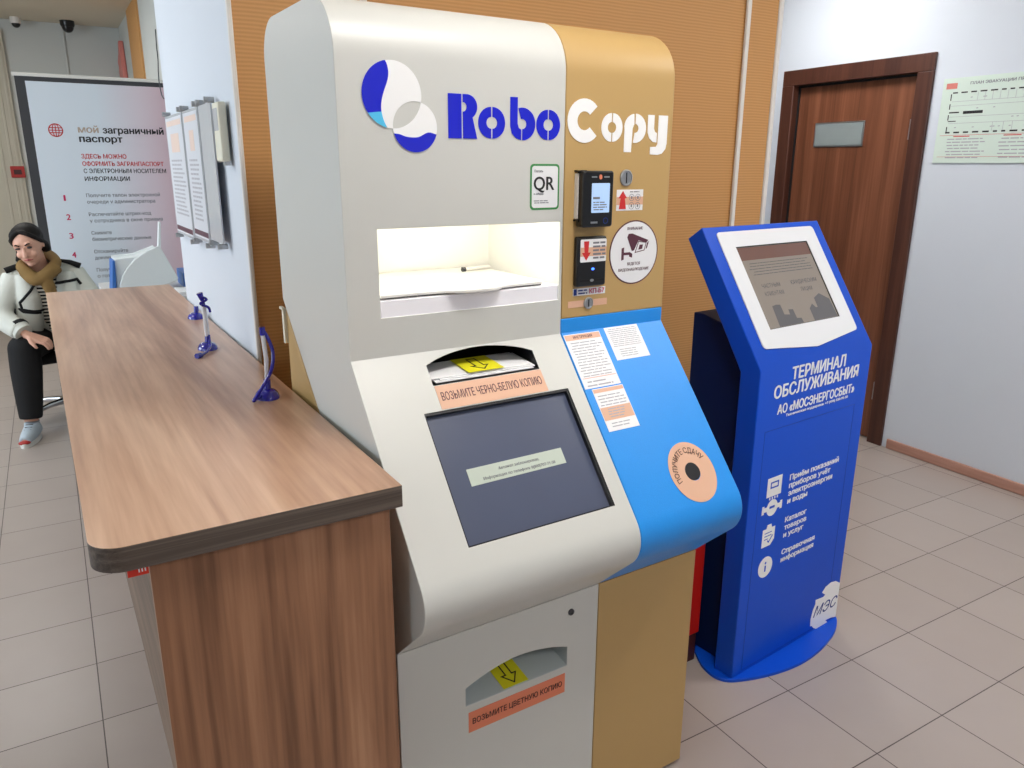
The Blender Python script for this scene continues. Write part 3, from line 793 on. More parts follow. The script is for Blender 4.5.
# big disc: centre (0.104,1.620) r 0.0565 ; small disc: centre (0.1465,1.567) r 0.0435
def disc_minus(c, r, c2, r2, n=90):
    """circle c,r with the part inside circle c2,r2 taken away (crescent outline)"""
    d = Vector(c2)-Vector(c); L_ = d.length; a0 = math.atan2(d.y, d.x)
    x_ = (L_*L_+r*r-r2*r2)/(2*L_); h = math.sqrt(r*r-x_*x_); al = math.atan2(h, x_)
    p = [(c[0]+r*math.cos(a0+al+(2*math.pi-2*al)*k/n), c[1]+r*math.sin(a0+al+(2*math.pi-2*al)*k/n)) for k in range(n+1)]
    b0 = a0+math.pi; be = math.atan2(h, L_-x_)
    # back along circle 2 (inside circle 1)
    q = [(c2[0]+r2*math.cos(b0+be-2*be*k/(n//2)), c2[1]+r2*math.sin(b0+be-2*be*k/(n//2))) for k in range(1, n//2)]
    return p+q
A_, ra, B_, rb = (0.1035, 1.6205), 0.0568, (0.1468, 1.5675), 0.0438
big = disc_minus(A_, ra, B_, rb); small = disc_minus(B_, rb, A_, ra)
def upper(poly, m, name, off=0.0, t=0.0012, parent=None, label=None): return plate(name, FU, poly, m, parent or shell, t=t, off=off, smooth=False, label=label)
upper([big, small], M['logo_white'], 'logo_discs', 0, 0.0012, label='two overlapping white discs of the logo')
# blue part of the big disc: left of an S-curve
def arc_pts(c, r, a0, a1, n=24): return [(c[0]+r*math.cos(R(a0+(a1-a0)*k/n)), c[1]+r*math.sin(R(a0+(a1-a0)*k/n))) for k in range(n+1)]
curve = [(0.0925, 1.6762), (0.0965, 1.666), (0.0975, 1.654), (0.0945, 1.641), (0.0885, 1.627), (0.0835, 1.612), (0.0815, 1.598), (0.083, 1.585), (0.0868, 1.574), (0.0915, 1.5650)]
cv = [tuple(p[:2]) for p in spline([(x, y, 0) for x, y in curve], 4)]
left = arc_pts(A_, ra+0.0003, 102, 257, 36)
upper(left+cv[::-1][1:-1], M['logo_blue'], 'logo_crescent', 0.0013, 0.0004, label='blue crescent of the logo')
cy_ = [p for p in left if p[1] < 1.592]; 
low = [p for p in cv if p[1] < 1.592]
upper(cy_+low[::-1], M['logo_glint'], 'logo_highlight', 0.0018, 0.0003, label='pale cyan reflection painted on the lower end of the blue crescent')
bc = arc_pts(B_, rb+0.0003, 196, 344, 30)
tw = [tuple(p[:2]) for p in spline([(bc[-1][0], bc[-1][1], 0), (0.172, 1.5585, 0), (0.152, 1.5500, 0), (0.130, 1.5500, 0), (0.116, 1.5540, 0), (bc[0][0], bc[0][1], 0)], 4)]
upper(bc+tw[1:-1], M['logo_blue'], 'logo_crescent', 0.0013, 0.0004, label='small blue crescent of the logo')

def letter_arc(c, r0, r1, a0, a1, n=26, ry=1.0): 
    o_ = [(c[0]+r1*math.cos(R(a0+(a1-a0)*k/n)), c[1]+ry*r1*math.sin(R(a0+(a1-a0)*k/n))) for k in range(n+1)]
    i_ = [(c[0]+r0*math.cos(R(a1+(a0-a1)*k/n)), c[1]+ry*r0*math.sin(R(a1+(a0-a1)*k/n))) for k in range(n+1)]
    return o_+i_
# Robo : stencil letters, baseline 1.550
def let_o(cx, cy, rx, ry):
    g = 0.0016
    L_ = letter_arc((cx-g, cy), 0.35*rx, rx-g, 90, 270, ry=ry/rx); R_ = letter_arc((cx+g, cy), 0.35*rx, rx-g, -90, 90, ry=ry/rx)
    # stencil cuts: a slit above on the right half and below on the left half
    return [L_, R_]
Rl = [rect(0.2145, 1.5495, 0.2425, 1.6285),
      [(0.2455, 1.6285), (0.256, 1.6285)]+arc_pts((0.2545, 1.6065), 0.022, 85, -58, 16)+[(0.276, 1.5495), (0.2455, 1.5495), (0.2455, 1.588)]+arc_pts((0.2455, 1.606), 0.0085, -90, 90, 10)]
bo = [rect(0.3505, 1.5495, 0.3665, 1.6285)]
bo[0] = [(0.3505, 1.575), (0.3505, 1.6285), (0.3675, 1.6285), (0.3672, 1.6000), (0.3672, 1.5800), (0.3700, 1.5720), (0.3755, 1.5690), (0.3755, 1.5492), (0.364, 1.5525), (0.354, 1.5615)]
bh = letter_arc((0.3785, 1.5795), 0.0095, 0.0305, -90, 108, ry=1.0)
robo = Rl+let_o(0.3085, 1.5795, 0.0300, 0.0305)+[bo[0], bh]+let_o(0.4405, 1.5795, 0.0290, 0.0305)
upper(robo, M['logo_blue'], 'lettering_robo', 0, 0.0012, label='blue stencil lettering reading Robo')
tsh = [o for o in mk.children if o.name.startswith('tan_shell')][0]
Cc = letter_arc((0.5315, 1.5905), 0.0185, 0.0435, 42, 318)
pl = letter_arc((0.6700, 1.5795), 0.0090, 0.0300, -100, 90); 
ps = [(0.6395, 1.5790)]+arc_pts((0.6680, 1.5795), 0.0295, 176, 96, 12)+[(0.6665, 1.5885), (0.6620, 1.5790), (0.6600, 1.5300), (0.6400, 1.5300)]
yl = [(0.7050, 1.6085), (0.7235, 1.6085), (0.7235, 1.5800), (0.727, 1.5735), (0.7325, 1.5715), (0.7325, 1.5515), (0.722, 1.5525), (0.711, 1.5600), (0.7055, 1.5720)]
yr = [(0.7360, 1.6085), (0.7630, 1.6085), (0.7630, 1.5500), (0.7600, 1.5380), (0.7500, 1.5280), (0.7380, 1.5255), (0.7150, 1.5260), (0.7150, 1.5420), (0.7320, 1.5425), (0.7360, 1.5480)]
copy_ = [Cc]+let_o(0.6050, 1.5795, 0.0285, 0.0305)+[ps, pl, yl, yr]
upper(copy_, M['logo_white'], 'lettering_copy', 0, 0.0012, tsh, label='white stencil lettering reading Copy')

# QR sticker
qs = upper([rrect(0.3985, 1.4140, 0.4705, 1.5045, 0.008)], M['green'], 'qr_sticker', 0, 0.0006, label='green-edged white sticker with the letters QR')
upper([rrect(0.4025, 1.4180, 0.4665, 1.5005, 0.006)], M['paper'], 'sticker_face', 0.0007, 0.0003, qs)
write('lettering', 'QR', FU, 0.4065, 1.4535, 0.051, 0.0255, M['inkblack'], qs, 0.018, off=0.0012)
write('lettering', 'Платить', FU, 0.408, 1.488, 0.021, 0.005, M['inkgrey'], qs, off=0.0012)
write('lettering', 'в «Мире»', FU, 0.407, 1.444, 0.024, 0.004, M['inkgrey'], qs, off=0.0012)
b = BM(); fine_print(b, FU, 0.407, 1.426, 0.447, 1.434, 2, random.Random(1), off=0.0011, ragged=0.1); obj('fine_print', norm(b), M['inkgrey'], qs)

# card reader
b = BM(); add_prism(b, FU, rrect(0.5125, 1.376, 0.5935, 1.4915, 0.006), 0.004, 0.028); rd = obj('card_reader', norm(b), M['black'], mk, bev=0.003, label='black bank card reader')
b = BM(); add_prism(b, FU, rect(0.5105, 1.394, 0.5135, 1.486), 0.0, 0.012); obj('reader_bracket', norm(b), M['trim_white'], rd)
for zz in (1.388, 1.4885):
    b = BM(); add_prism(b, FU, rect(0.509, zz, 0.53, zz+0.004), 0.0, 0.016); obj('bracket_end', norm(b), M['black'], rd)
plate('display', FU, rrect(0.5345, 1.4060, 0.5825, 1.4665, 0.002), M['lcd'], rd, off=0.0282, t=0.0006)
b = BM(); add_prism(b, FU, rect(0.538, 1.434, 0.556, 1.4385), 0.0289, 0.0292); fine_print(b, FU, 0.538, 1.410, 0.578, 1.43, 4, rn, off=0.0289); obj('display_print', norm(b), M['inkgrey'], rd)
for x in (0.5335, 0.5665): plate('indicator', FU, rect(x, 1.4775, x+0.014, 1.4805), M['silver'], rd, off=0.0282)
plate('indicator', FU, [ell(0.557, 1.479, 0.004, 0.005, 14)], M['salmon2'], rd, off=0.0282)
outline('reader_button', FU, ell(0.574, 1.389, 0.0065, 0.0065, 24), 0.0012, M['inkblue'], rd, 0.0282)
plate('reader_mark', FU, rect(0.534, 1.384, 0.552, 1.388), M['silver'], rd, off=0.0282)
# banknote and coin unit
b = BM(); add_prism(b, FU, rrect(0.5125, 1.249, 0.5920, 1.3555, 0.005), 0.0, 0.014); bn = obj('banknote_acceptor', norm(b), M['black'], mk, bev=0.003, label='black banknote acceptor with a blue light')
plate('sticker', FU, rrect(0.5200, 1.3015, 0.5905, 1.3500, 0.003), M['paper'], bn, off=0.0141)
plate('sticker_band', FU, rect(0.5200, 1.314, 0.5905, 1.333), M['salmon'], bn, off=0.0148, t=0.0002)
plate('red_arrow', FU, [(0.5355, 1.305), (0.5475, 1.322), (0.5405, 1.322), (0.5425, 1.346), (0.5285, 1.346), (0.5305, 1.322), (0.5235, 1.322)], M['inkred'], bn, off=0.0151, t=0.0002)
b = BM(); fine_print(b, FU, 0.552, 1.306, 0.588, 1.346, 5, rn, off=0.0152, ragged=0.1, hh=0.5); obj('fine_print', norm(b), M['inkgrey'], bn)
plate('light', FU, ell(0.555, 1.286, 0.0035, 0.0025, 14), M['blue_led'], bn, off=0.0141, t=0.001)
plate('mouth', FU, rect(0.520, 1.2595, 0.586, 1.2635), M['matt_black'], bn, off=0.0141, t=0.0004)
plate('silver_latch', FU, ell(0.553, 1.2615, 0.005, 0.003, 16), M['silver'], bn, off=0.0146, t=0.001)
plate('code_label', FU, rect(0.5135, 1.2275, 0.603, 1.2435), M['paper'], tsh)
plate('label_mark', FU, rect(0.515, 1.2285, 0.5235, 1.2425), M['inkblue'], tsh, off=0.0007, t=0.0002)
write('lettering', 'КП-Б7', FU, 0.558, 1.2305, 0.042, 0.010, M['inkmagenta'], tsh, 0.02, off=0.0008)
b = BM(); fine_print(b, FU, 0.5265, 1.229, 0.554, 1.242, 2, rn, off=0.0008, ragged=0.1); obj('fine_print', norm(b), M['inkblue'], tsh)
plate('coin_label', FU, rect(0.501, 1.2020, 0.609, 1.2165), M['salmon'], tsh)
def coin(cx, cz, name, r=0.013):
    b = BM(); lathe(b, [(0, 0), (r, 0), (r, 0.0025), (r*0.85, 0.0035), (r*0.8, 0.002), (0, 0.002)], 30)
    for v in b.verts: v.co = FU(cx+v.co.x, cz+v.co.y*1.0, v.co.z+0.0005)
    c_ = obj(name, norm(b), M['silver'], mk); return c_
c_ = coin(0.556, 1.2095, 'coin_lock'); plate('lock_slot', FU, [rect(0.5545, 1.2015, 0.5575, 1.2175), ell(0.556, 1.2115, 0.004, 0.004, 12)][:1], M['inkblack'], c_, off=0.0026)
c_ = coin(0.6495, 1.4765, 'coin_slot', 0.0175); plate('slot', FU, rect(0.6482, 1.4655, 0.6508, 1.4875), M['inkblack'], c_, off=0.0026)
cl = plate('coin_sticker', FU, rect(0.6255, 1.4065, 0.7015, 1.4515), M['paper'], tsh, label='white sticker with a red upward arrow')
plate('sticker_band', FU, rect(0.6255, 1.419, 0.7015, 1.436), M['salmon'], cl, off=0.0007, t=0.0002)
plate('red_arrow', FU, [(0.6425, 1.449), (0.6545, 1.433), (0.6485, 1.433), (0.6525, 1.410), (0.6325, 1.410), (0.6365, 1.433), (0.6305, 1.433)], M['inkred'], cl, off=0.0010, t=0.0002)
b = BM()
for cx, cz in ((0.668, 1.4345), (0.686, 1.4345), (0.668, 1.4165), (0.686, 1.4165)):
    b2 = ring_of(ell(cx, cz, 0.0075, 0.0075, 20), 0.0009)
    for k in range(20): add_prism(b, FU, [b2[0][k], b2[0][(k+1) % 20], b2[1][(k+1) % 20], b2[1][k]], 0.001, 0.0013)
    add_prism(b, FU, rect(cx-0.002, cz-0.003, cx+0.002, cz+0.003), 0.001, 0.0013)
fine_print(b, FU, 0.662, 1.4445, 0.696, 1.449, 1, rn, off=0.001)
obj('coin_marks', norm(b), M['inkgrey'], cl)
# video surveillance sticker
cs_ = plate('camera_sticker', FU, ell(0.6825, 1.3135, 0.0715, 0.0715, 64), M['maroon'], tsh, t=0.0006, label='round white video surveillance sticker with a maroon rim')
plate('sticker_face', FU, ell(0.6825, 1.3135, 0.0685, 0.0685, 64), M['paper'], cs_, off=0.0007, t=0.0002)
k_ = 0.001
cam_body = [(0.6605, 1.3475), (0.664, 1.3555), (0.6745, 1.3560), (0.7235, 1.3395), (0.718, 1.334), (0.694, 1.3400), (0.682, 1.318), (0.6755, 1.3170)]
plate('camera_picture', FU, [cam_body, [(0.6455, 1.297), (0.6525, 1.2990), (0.6525, 1.3260), (0.6455, 1.3240)], rect(0.6525, 1.3085, 0.668, 1.3145), [(0.668, 1.305), (0.677, 1.302), (0.677, 1.311), (0.668, 1.3155)]], M['maroon'], cs_, off=k_, t=0.0003)
outline('camera_front', FU, [(0.684, 1.312), (0.713, 1.3165), (0.7185, 1.335), (0.694, 1.3385)], 0.0018, M['maroon'], cs_, k_)
plate('camera_lens', FU, [[(0.695, 1.319), (0.706, 1.3205), (0.708, 1.330), (0.698, 1.330)], [(0.7205, 1.334), (0.7255, 1.3370), (0.7205, 1.3215), (0.7165, 1.3195)]], M['maroon'], cs_, off=k_, t=0.0003)
write('lettering', 'ВНИМАНИЕ', FU, 0.6600, 1.3640, 0.045, 0.0060, M['maroon'], cs_, off=k_)
write('lettering', 'ВЕДЕТСЯ', FU, 0.6640, 1.2855, 0.037, 0.0060, M['maroon'], cs_, off=k_)
write('lettering', 'ВИДЕОНАБЛЮДЕНИЕ', FU, 0.6385, 1.2725, 0.090, 0.0060, M['maroon'], cs_, off=k_)
# small strap at the rear edge and dark seam on top
b = BM(); box(b, -0.003, 0.005, 0.570, 0.582, 1.105, 1.185); box(b, -0.006, 0.0, 0.568, 0.588, 1.183, 1.189); obj('rear_strap', norm(b), M['cream_plastic'], mk, label='small cream strap behind the left side')

# ------------------------------------------------------------------ the wooden counter
DA = R(0.9)
DX, DY = Vector((math.cos(DA), math.sin(DA), 0)), Vector((-math.sin(DA), math.cos(DA), 0))
DO = DX*0.23+DY*2.34
dk = thing('counter', 'long light walnut counter with a rounded near corner running along the white wall', 'counter', DO, DA)
x0, x1, y0, y1 = -0.229, 0.234, -1.262, 1.27
top = fillet([(x0, y0), (x1-0.012, y0), (x1, y1), (x0, y1)], [0.045, 0.0, 0, 0], 10)
FZ = Fr((0, 0, 0), (1, 0, 0), (0, 1, 0), (0, 0, 1))
b = BM(); fs = add_prism(b, FZ, top, 0.962, 1.0)
for i, f in enumerate(fs): f.material_index = 0 if i < 2 else 1
tp = obj('worktop', norm(b), [M['counter'], M['edge']], dk, bev=0.0012, ang=50)
b = BM(); box(b, -0.158, 0.207, y0+0.022, y0+0.040, 0, 0.962); obj('end_panel', norm(b), M['panel'], dk, bev=0.001)
b = BM(); box(b, -0.158, 0.214, y1-0.040, y1-0.022, 0, 0.962); obj('end_panel', norm(b), M['panel'], dk, bev=0.001)
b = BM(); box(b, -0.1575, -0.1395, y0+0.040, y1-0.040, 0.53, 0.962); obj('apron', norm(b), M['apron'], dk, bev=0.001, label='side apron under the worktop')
b = BM(); box(b, 0.187, 0.204, y0+0.040, y1-0.040, 0.0, 0.962); obj('back_panel', norm(b), M['panel'], dk)
b = BM(); box(b, -0.195, -0.130, y0+0.0215, y0+0.0225, 0.953, 0.961); v_ = None
b.free()
b = BM(); box(b, -0.187, -0.160, y0+0.010, y0+0.012, 0.9475, 0.9622)
stk = obj('sticker', norm(b), M['sticker_red'], dk, label='small red sticker under the near corner of the worktop')
b = BM()
for x in (-0.173, -0.169, -0.165): box(b, x, x+0.0018, y0+0.0094, y0+0.0100, 0.9525, 0.9575)
obj('sticker_marks', norm(b), M['paper'], stk)

# ---- counter pens
def dpos(x, y, z=1.0): 
    p = DX*x+DY*y; return (p.x, p.y, z)
def pen_base(root):
    b = BM()
    # low teardrop dome
    n, m_ = 28, 8; rings = []
    for i in range(m_+1):
        f = i/m_; rr = math.cos(f*math.pi/2)**0.75; z = 0.020*math.sin(f*math.pi/2)
        if i == m_: rings.append([b.verts.new((0, 0, z))]*n); continue
        rings.append([b.verts.new((0.027*rr*math.cos(2*math.pi*k/n)*(1.0), (0.027+(0.010 if math.sin(2*math.pi*k/n) < 0 else 0))*rr*math.sin(2*math.pi*k/n), z)) for k in range(n)])
    for i in range(m_):
        for k in range(n):
            q = []
            for v in (rings[i][k], rings[i][(k+1) % n], rings[i+1][(k+1) % n], rings[i+1][k]):
                if v not in q: q.append(v)
            if len(q) > 2: b.faces.new(q)
    b.faces.new(rings[0][::-1])
    o = obj('base', norm(b), M['penblue'], root)
    b = BM(); tube(b, [(0.002, 0.002, 0.012), (0.004, 0.004, 0.040)], [0.0085, 0.0075], 16); obj('socket', norm(b), M['penblue'], root)
    return o
pn = thing('counter_pen', 'upright white pen in a glossy blue base, nearest of the three on the counter', 'pen', dpos(0.392, 1.690), 0, 'pens on bases along the back edge of the counter')
pen_base(pn)
b = BM(); tube(b, [(0.003, 0.003, 0.036), (0.006, 0.004, 0.085), (0.003, 0.006, 0.142)], [0.0042, 0.0048, 0.0048], 14); pe = obj('pen', norm(b), M['penwhite'], pn)
b = BM(); tube(b, [(0.003, 0.006, 0.140), (0.003, 0.006, 0.158)], [0.0065, 0.006], 14); obj('pen_cap', norm(b), M['penblue'], pe)
b = BM(); tube(b, spline([(0.004, 0.006, 0.152), (0.014, 0.004, 0.13), (0.020, -0.002, 0.10), (0.012, -0.012, 0.065), (-0.008, -0.026, 0.040), (-0.028, -0.034, 0.016), (-0.036, -0.034, 0.006), (-0.030, -0.026, 0.006), (-0.018, -0.02, 0.012)], 6), 0.0042, 8); obj('cord', norm(b), M['penblue'], pn)
pn = thing('counter_pen', 'white pen with a twisted blue cord, middle one of the three on the counter', 'pen', dpos(0.370, 2.250), 0, 'pens on bases along the back edge of the counter')
pen_base(pn)
b = BM(); tube(b, [(0.003, 0.003, 0.036), (0.002, 0.004, 0.12)], [0.0068, 0.0062], 14); pe = obj('pen', norm(b), M['penwhite'], pn)
b = BM(); tube(b, [(0.002, 0.004, 0.118), (0.000, 0.004, 0.135), (-0.006, 0.004, 0.158)], [0.006, 0.005, 0.009], 12); obj('pen_cap', norm(b), M['penblue'], pe)
b = BM(); tube(b, spline([(-0.006, 0.0, 0.150), (0.010, -0.004, 0.140), (-0.008, -0.006, 0.130), (0.012, -0.006, 0.118), (0.016, -0.004, 0.104)], 6), 0.0036, 8); obj('cord_end', norm(b), M['penblue'], pn); b = BM()
tube(b, spline([(0.004, -0.02, 0.028), (0.0, -0.04, 0.014), (-0.016, -0.075, 0.007), (-0.034, -0.098, 0.006), (-0.046, -0.110, 0.007)], 6), [0.004]*18+[0.008]*7, 8); obj('cord', norm(b), M['penblue'], pn)
pn = thing('counter_pen', 'empty glossy blue pen base, farthest of the three on the counter', 'pen', dpos(0.425, 2.745), 0, 'pens on bases along the back edge of the counter')
pen_base(pn)

# ------------------------------------------------------------------ things on the white side of the wall
LX = (0.4235, 2.09); 
LW = Fr((0.4265, 2.078, 0), (0.411-0.427, 3.19-2.078, 0), (0, 0, 1), (-1, -0.0144, 0))
def holder(a0, a1, label, kind, zb):
    c_ = LW((a0+a1)/2, 1.255, 0); t = thing('poster_frame', label, 'poster frame', c_, 0, 'clear poster frames on the side of the wall above the counter')
    F = Fr(LW.o-Vector(c_), LW.u, LW.v, LW.n)
    plate('acrylic_sheet', F, rect(a0, zb, a1, 1.660), M['acrylic'], t, off=0.012, t=0.004)
    if kind:
        plate('poster', F, rect(a0+0.012, zb+0.008, a1-0.012, 1.652), M['poster'], t, off=0.0165, t=0.0006)
        plate('poster_picture', F, [rect(a0+0.03, 1.625, a1-0.03, 1.642), rect(a0+0.09, 1.54, a1-0.09, 1.60)], mat('pale_peach_print', (222, 200, 188), 0.6), t, off=0.0172, t=0.0003)
        plate('poster_band', F, [rect(a0+0.014, zb+0.014, a1-0.016, zb+0.03)], M['maroon'], t, off=0.0172, t=0.0003)
        b = BM(); fine_print(b, Fr(F.o+F.u*(a1+a0), -F.u, F.v, F.n), a0+0.05, 1.33, a1-0.04, 1.52, 14, rn, off=0.0172); obj('poster_print', norm(b), M['inkpale'], t)
    for a in (a0+0.022, a1-0.022):
        for z in (zb-0.008, 1.668):
            b = BM(); p, q = F(a, z, 0.0), F(a, z, 0.026); tube(b, [p, q], 0.008, 12); add_prism(b, F, rect(a-0.012, z-0.006, a+0.012, z+0.006), 0.008, 0.018)
            obj('standoff', norm(b), M['silver'], t)
holder(0.655, 1.000, 'clear poster frame with a pale salmon-headed poster, farthest of the three along the wall', 1, 1.262)
holder(0.385, 0.640, 'clear poster frame with a pale text poster, between two other frames on the wall', 1, 1.272)
holder(0.200, 0.370, 'narrow empty grey acrylic frame, nearest of the three along the wall', 0, 1.286)
ic = thing('wall_handset', 'cream plastic box fixed on the white wall near its corner, above the counter', 'wall box', LW(0.115, 1.58, 0))
F = Fr(LW.o-ic.location, LW.u, LW.v, LW.n)
b = BM(); add_prism(b, F, rect(0.080, 1.508, 0.152, 1.655), 0, 0.021); obj('housing', norm(b), M['cream_plastic'], ic, bev=0.004)
b = BM(); add_prism(b, F, rect(0.092, 1.585, 0.142, 1.640), 0.021, 0.022); obj('grey_window', norm(b), M['acrylic'], ic)
b = BM(); add_prism(b, F, rect(0.085, 1.498, 0.110, 1.5078), 0, 0.014); obj('clip', norm(b), M['silver'], ic)
ca = BM(); F = LW
tube(ca, spline([F(1.07, 1.955, 0.004), F(1.075, 1.90, 0.006), F(1.075, 1.86, 0.006), F(1.098, 1.82, 0.006), F(1.108, 1.78, 0.006), F(1.08, 1.74, 0.006), F(1.05, 1.725, 0.005)], 5), 0.0018, 6)
tag(obj('hanging_cable', norm(ca), M['darkgrey']), 'thin grey looped cable hanging on the white wall above the poster frames', 'cable')
b = BM(); add_prism(b, LW, rect(1.075, 1.215, 1.108, 1.285), 0, 0.01)
tag(obj('wall_clip', norm(b), M['black']), 'small black clip on the far edge of the white wall, beside the banner', 'clip') if False else b.free()

# ------------------------------------------------------------------ the blue payment terminal
TA = R(6.0)
tm = thing('payment_terminal', 'royal blue service terminal with tilted screen and white lettering before the brown door', 'payment terminal', (1.589, 1.374, 0), TA)
TW = 0.56
pr_t = [(0.0, 0.010), (0.0, 0.972), (0.236, 1.337), (0.283, 1.303), (0.066, 0.957), (0.066, 0.010)]
b = BM(); add_prism(b, PX(0), pr_t, 0, TW); tb = obj('front_body', norm(b), M['royal'], tm, bev=0.003)
b = BM(); add_prism(b, PX(0), [(0.067, 0.010), (0.067, 0.956), (0.098, 1.005), (0.14, 1.062), (0.245, 1.087), (0.28, 1.087), (0.28, 0.010)], 0.045, TW-0.045); obj('rear_housing', norm(b), M['royal_shade'], tm, bev=0.003, label='blue rear housing, its shade put into the colour')
base = []
for x, y in ((0.06, 0.28), (0.03, 0.18), (0.0, 0.13), (-0.022, 0.09), (-0.03, 0.04), (-0.012, 0.003), (0.03, -0.022), (0.085, -0.045), (0.16, -0.066), (0.245, -0.078), (0.33, -0.076), (0.40, -0.066), (0.48, -0.046), (0.55, -0.012), (0.585, 0.03), (0.59, 0.08), (0.565, 0.13), (0.572, 0.30)): base.append((x, y, 0))
bp_ = [tuple(p[:2]) for p in spline(base, 4)]
b = BM(); add_prism(b, FZ, bp_, 0, 0.010); obj('base_plate', norm(b), M['royal'], tm, bev=0.001)
HN = Vector((0, 0.236, 0.365)).normalized()
FH = Fr((0, 0, 0.972), (1, 0, 0), HN)
bz = fillet([(0.048, 0.060), (0.292, 0.033), (0.515, 0.056), (0.515, 0.414), (0.048, 0.414)], [0.02, 0.03, 0.02, 0.014, 0.014], 6)
bz = fillet([(0.046, 0.058), (0.285, 0.033), (0.513, 0.058), (0.513, 0.415), (0.046, 0.415)], [0.014, 0.02, 0.014, 0.014, 0.014], 6)
scr_r = rect(0.105, 0.108, 0.452, 0.366)
me = place_mesh(holed([bz, scr_r], 0.003), FH, 0.0005); bzo = obj('bezel', me, M['bezel'], tm, smooth=False, label='white screen surround')
plate('screen', FH, scr_r, M['glass_term'], tm, off=0.0004, t=0.0006, label='grey touch screen')
so = [o for o in tm.children if o.name.startswith('screen')][0]
me = place_mesh(holed([scr_r, rect(0.107, 0.110, 0.4485, 0.363)], 0.0012), FH, 0.0011); obj('screen_gasket', me, M['frame_black'], so, smooth=False)
MT_band = mat('screen_page_heading', (108, 76, 66), 0.25); MT_build = mat('screen_page_skyline', (92, 90, 92), 0.25)
plate('page_heading', FH, rect(0.108, 0.322, 0.4475, 0.362), MT_band, so, off=0.0011, t=0.0001)
sky = [(0.155, 0.111), (0.158, 0.175), (0.178, 0.178), (0.196, 0.176), (0.197, 0.145), (0.222, 0.142), (0.224, 0.158), (0.245, 0.156), (0.247, 0.128), (0.268, 0.126), (0.27, 0.111)]
sky2 = [(0.325, 0.111), (0.325, 0.150), (0.345, 0.163), (0.357, 0.150), (0.366, 0.15), (0.367, 0.180), (0.40, 0.192), (0.425, 0.178), (0.44, 0.17), (0.445, 0.111)]
plate('page_picture', FH, [sky, sky2], MT_build, so, off=0.0011, t=0.0001)
b = BM(); fine_print(b, FH, 0.125, 0.272, 0.432, 0.316, 5, rn, off=0.0011, t=0.0001, hh=0.25, ragged=0.1, gap=0.1); obj('page_print', norm(b), MT_build, so)
write('page_lettering', 'ЧАСТНЫМ', FH, 0.150, 0.232, 0.085, 0.012, MT_build, so, 0.01, off=0.0011, t=0.0001); write('page_lettering', 'КЛИЕНТАМ', FH, 0.150, 0.207, 0.088, 0.012, MT_build, so, 0.01, off=0.0011, t=0.0001)
write('page_lettering', 'ЮРИДИЧЕСКИМ', FH, 0.288, 0.232, 0.130, 0.012, MT_build, so, 0.01, off=0.0011, t=0.0001); write('page_lettering', 'ЛИЦАМ', FH, 0.322, 0.207, 0.057, 0.012, MT_build, so, 0.01, off=0.0011, t=0.0001)
FF = Fr((0, 0, 0), (1, 0, 0.0), (0, 0, 1), (0, -1, 0))
W_ = M['logo_white']
def tw_(s, x, z, w, h, bold=0.02): write('lettering', s, FF, x, z, w, h, W_, tb, bold, off=0.0002)
tw_('ТЕРМИНАЛ', 0.145, 0.926, 0.272, 0.034, 0.035); tw_('ОБСЛУЖИВАНИЯ', 0.069, 0.882, 0.428, 0.034, 0.035); tw_('АО «МОСЭНЕРГОСБЫТ»', 0.093, 0.833, 0.393, 0.0255, 0.035)
tw_('Техническая поддержка: +7 (499) 550-95-50', 0.136, 0.819, 0.318, 0.0075, 0.02)
for i, (s, w) in enumerate((('Приём показаний', 0.258), ('приборов учёт', 0.216), ('электроэнергии', 0.232), ('и воды', 0.102))): tw_(s, 0.191, 0.610-i*0.0252, w, 0.0165, 0.03)
for i, (s, w) in enumerate((('Каталог', 0.110), ('товаров', 0.114), ('и услуг', 0.102))): tw_(s, 0.190, 0.474-i*0.0252, w, 0.0160, 0.03)
for i, (s, w) in enumerate((('Справочная', 0.174), ('информация', 0.172))): tw_(s, 0.190, 0.366-i*0.0255, w, 0.0160, 0.03)
# icons
ih = [[(0.083, 0.580), (0.152, 0.580), (0.152, 0.640), (0.083, 0.640)], rect(0.098, 0.605, 0.138, 0.626), rect(0.104, 0.610, 0.132, 0.621)]
me = place_mesh(holed(ih, 0.0005), FF, 0.0002); ic1 = obj('meter_icon', me, W_, tb, smooth=False)
plate('icon_pins', FF, [rect(0.098+0.012*k, 0.570, 0.103+0.012*k, 0.578) for k in range(4)], W_, tb, off=0.0002)
me = place_mesh(holed([ell(0.116, 0.543, 0.026, 0.026, 30), rect(0.103, 0.541, 0.129, 0.549)], 0.0005), FF, 0.0002); obj('water_meter_icon', me, W_, tb, smooth=False)
plate('icon_pipes', FF, [rect(0.068, 0.530, 0.078, 0.556), rect(0.078, 0.536, 0.092, 0.550), rect(0.140, 0.536, 0.154, 0.550), rect(0.154, 0.530, 0.164, 0.556)], W_, tb, off=0.0002)
me = place_mesh(holed([[(0.083, 0.420), (0.125, 0.420), (0.142, 0.437), (0.142, 0.478), (0.126, 0.478), (0.122, 0.490), (0.104, 0.490), (0.100, 0.478), (0.083, 0.478)], rect(0.093, 0.462, 0.128, 0.465), rect(0.093, 0.452, 0.128, 0.455), rect(0.093, 0.442, 0.112, 0.445), [(0.108, 0.436), (0.116, 0.428), (0.136, 0.450), (0.132, 0.453), (0.116, 0.435), (0.111, 0.440)]], 0.0005), FF, 0.0002); obj('clipboard_icon', me, W_, tb, smooth=False)
me = place_mesh(holed([ell(0.113, 0.350, 0.034, 0.034, 40), rect(0.109, 0.334, 0.117, 0.355), ell(0.113, 0.363, 0.0045, 0.0045, 14)], 0.0005), FF, 0.0002); obj('information_icon', me, W_, tb, smooth=False)
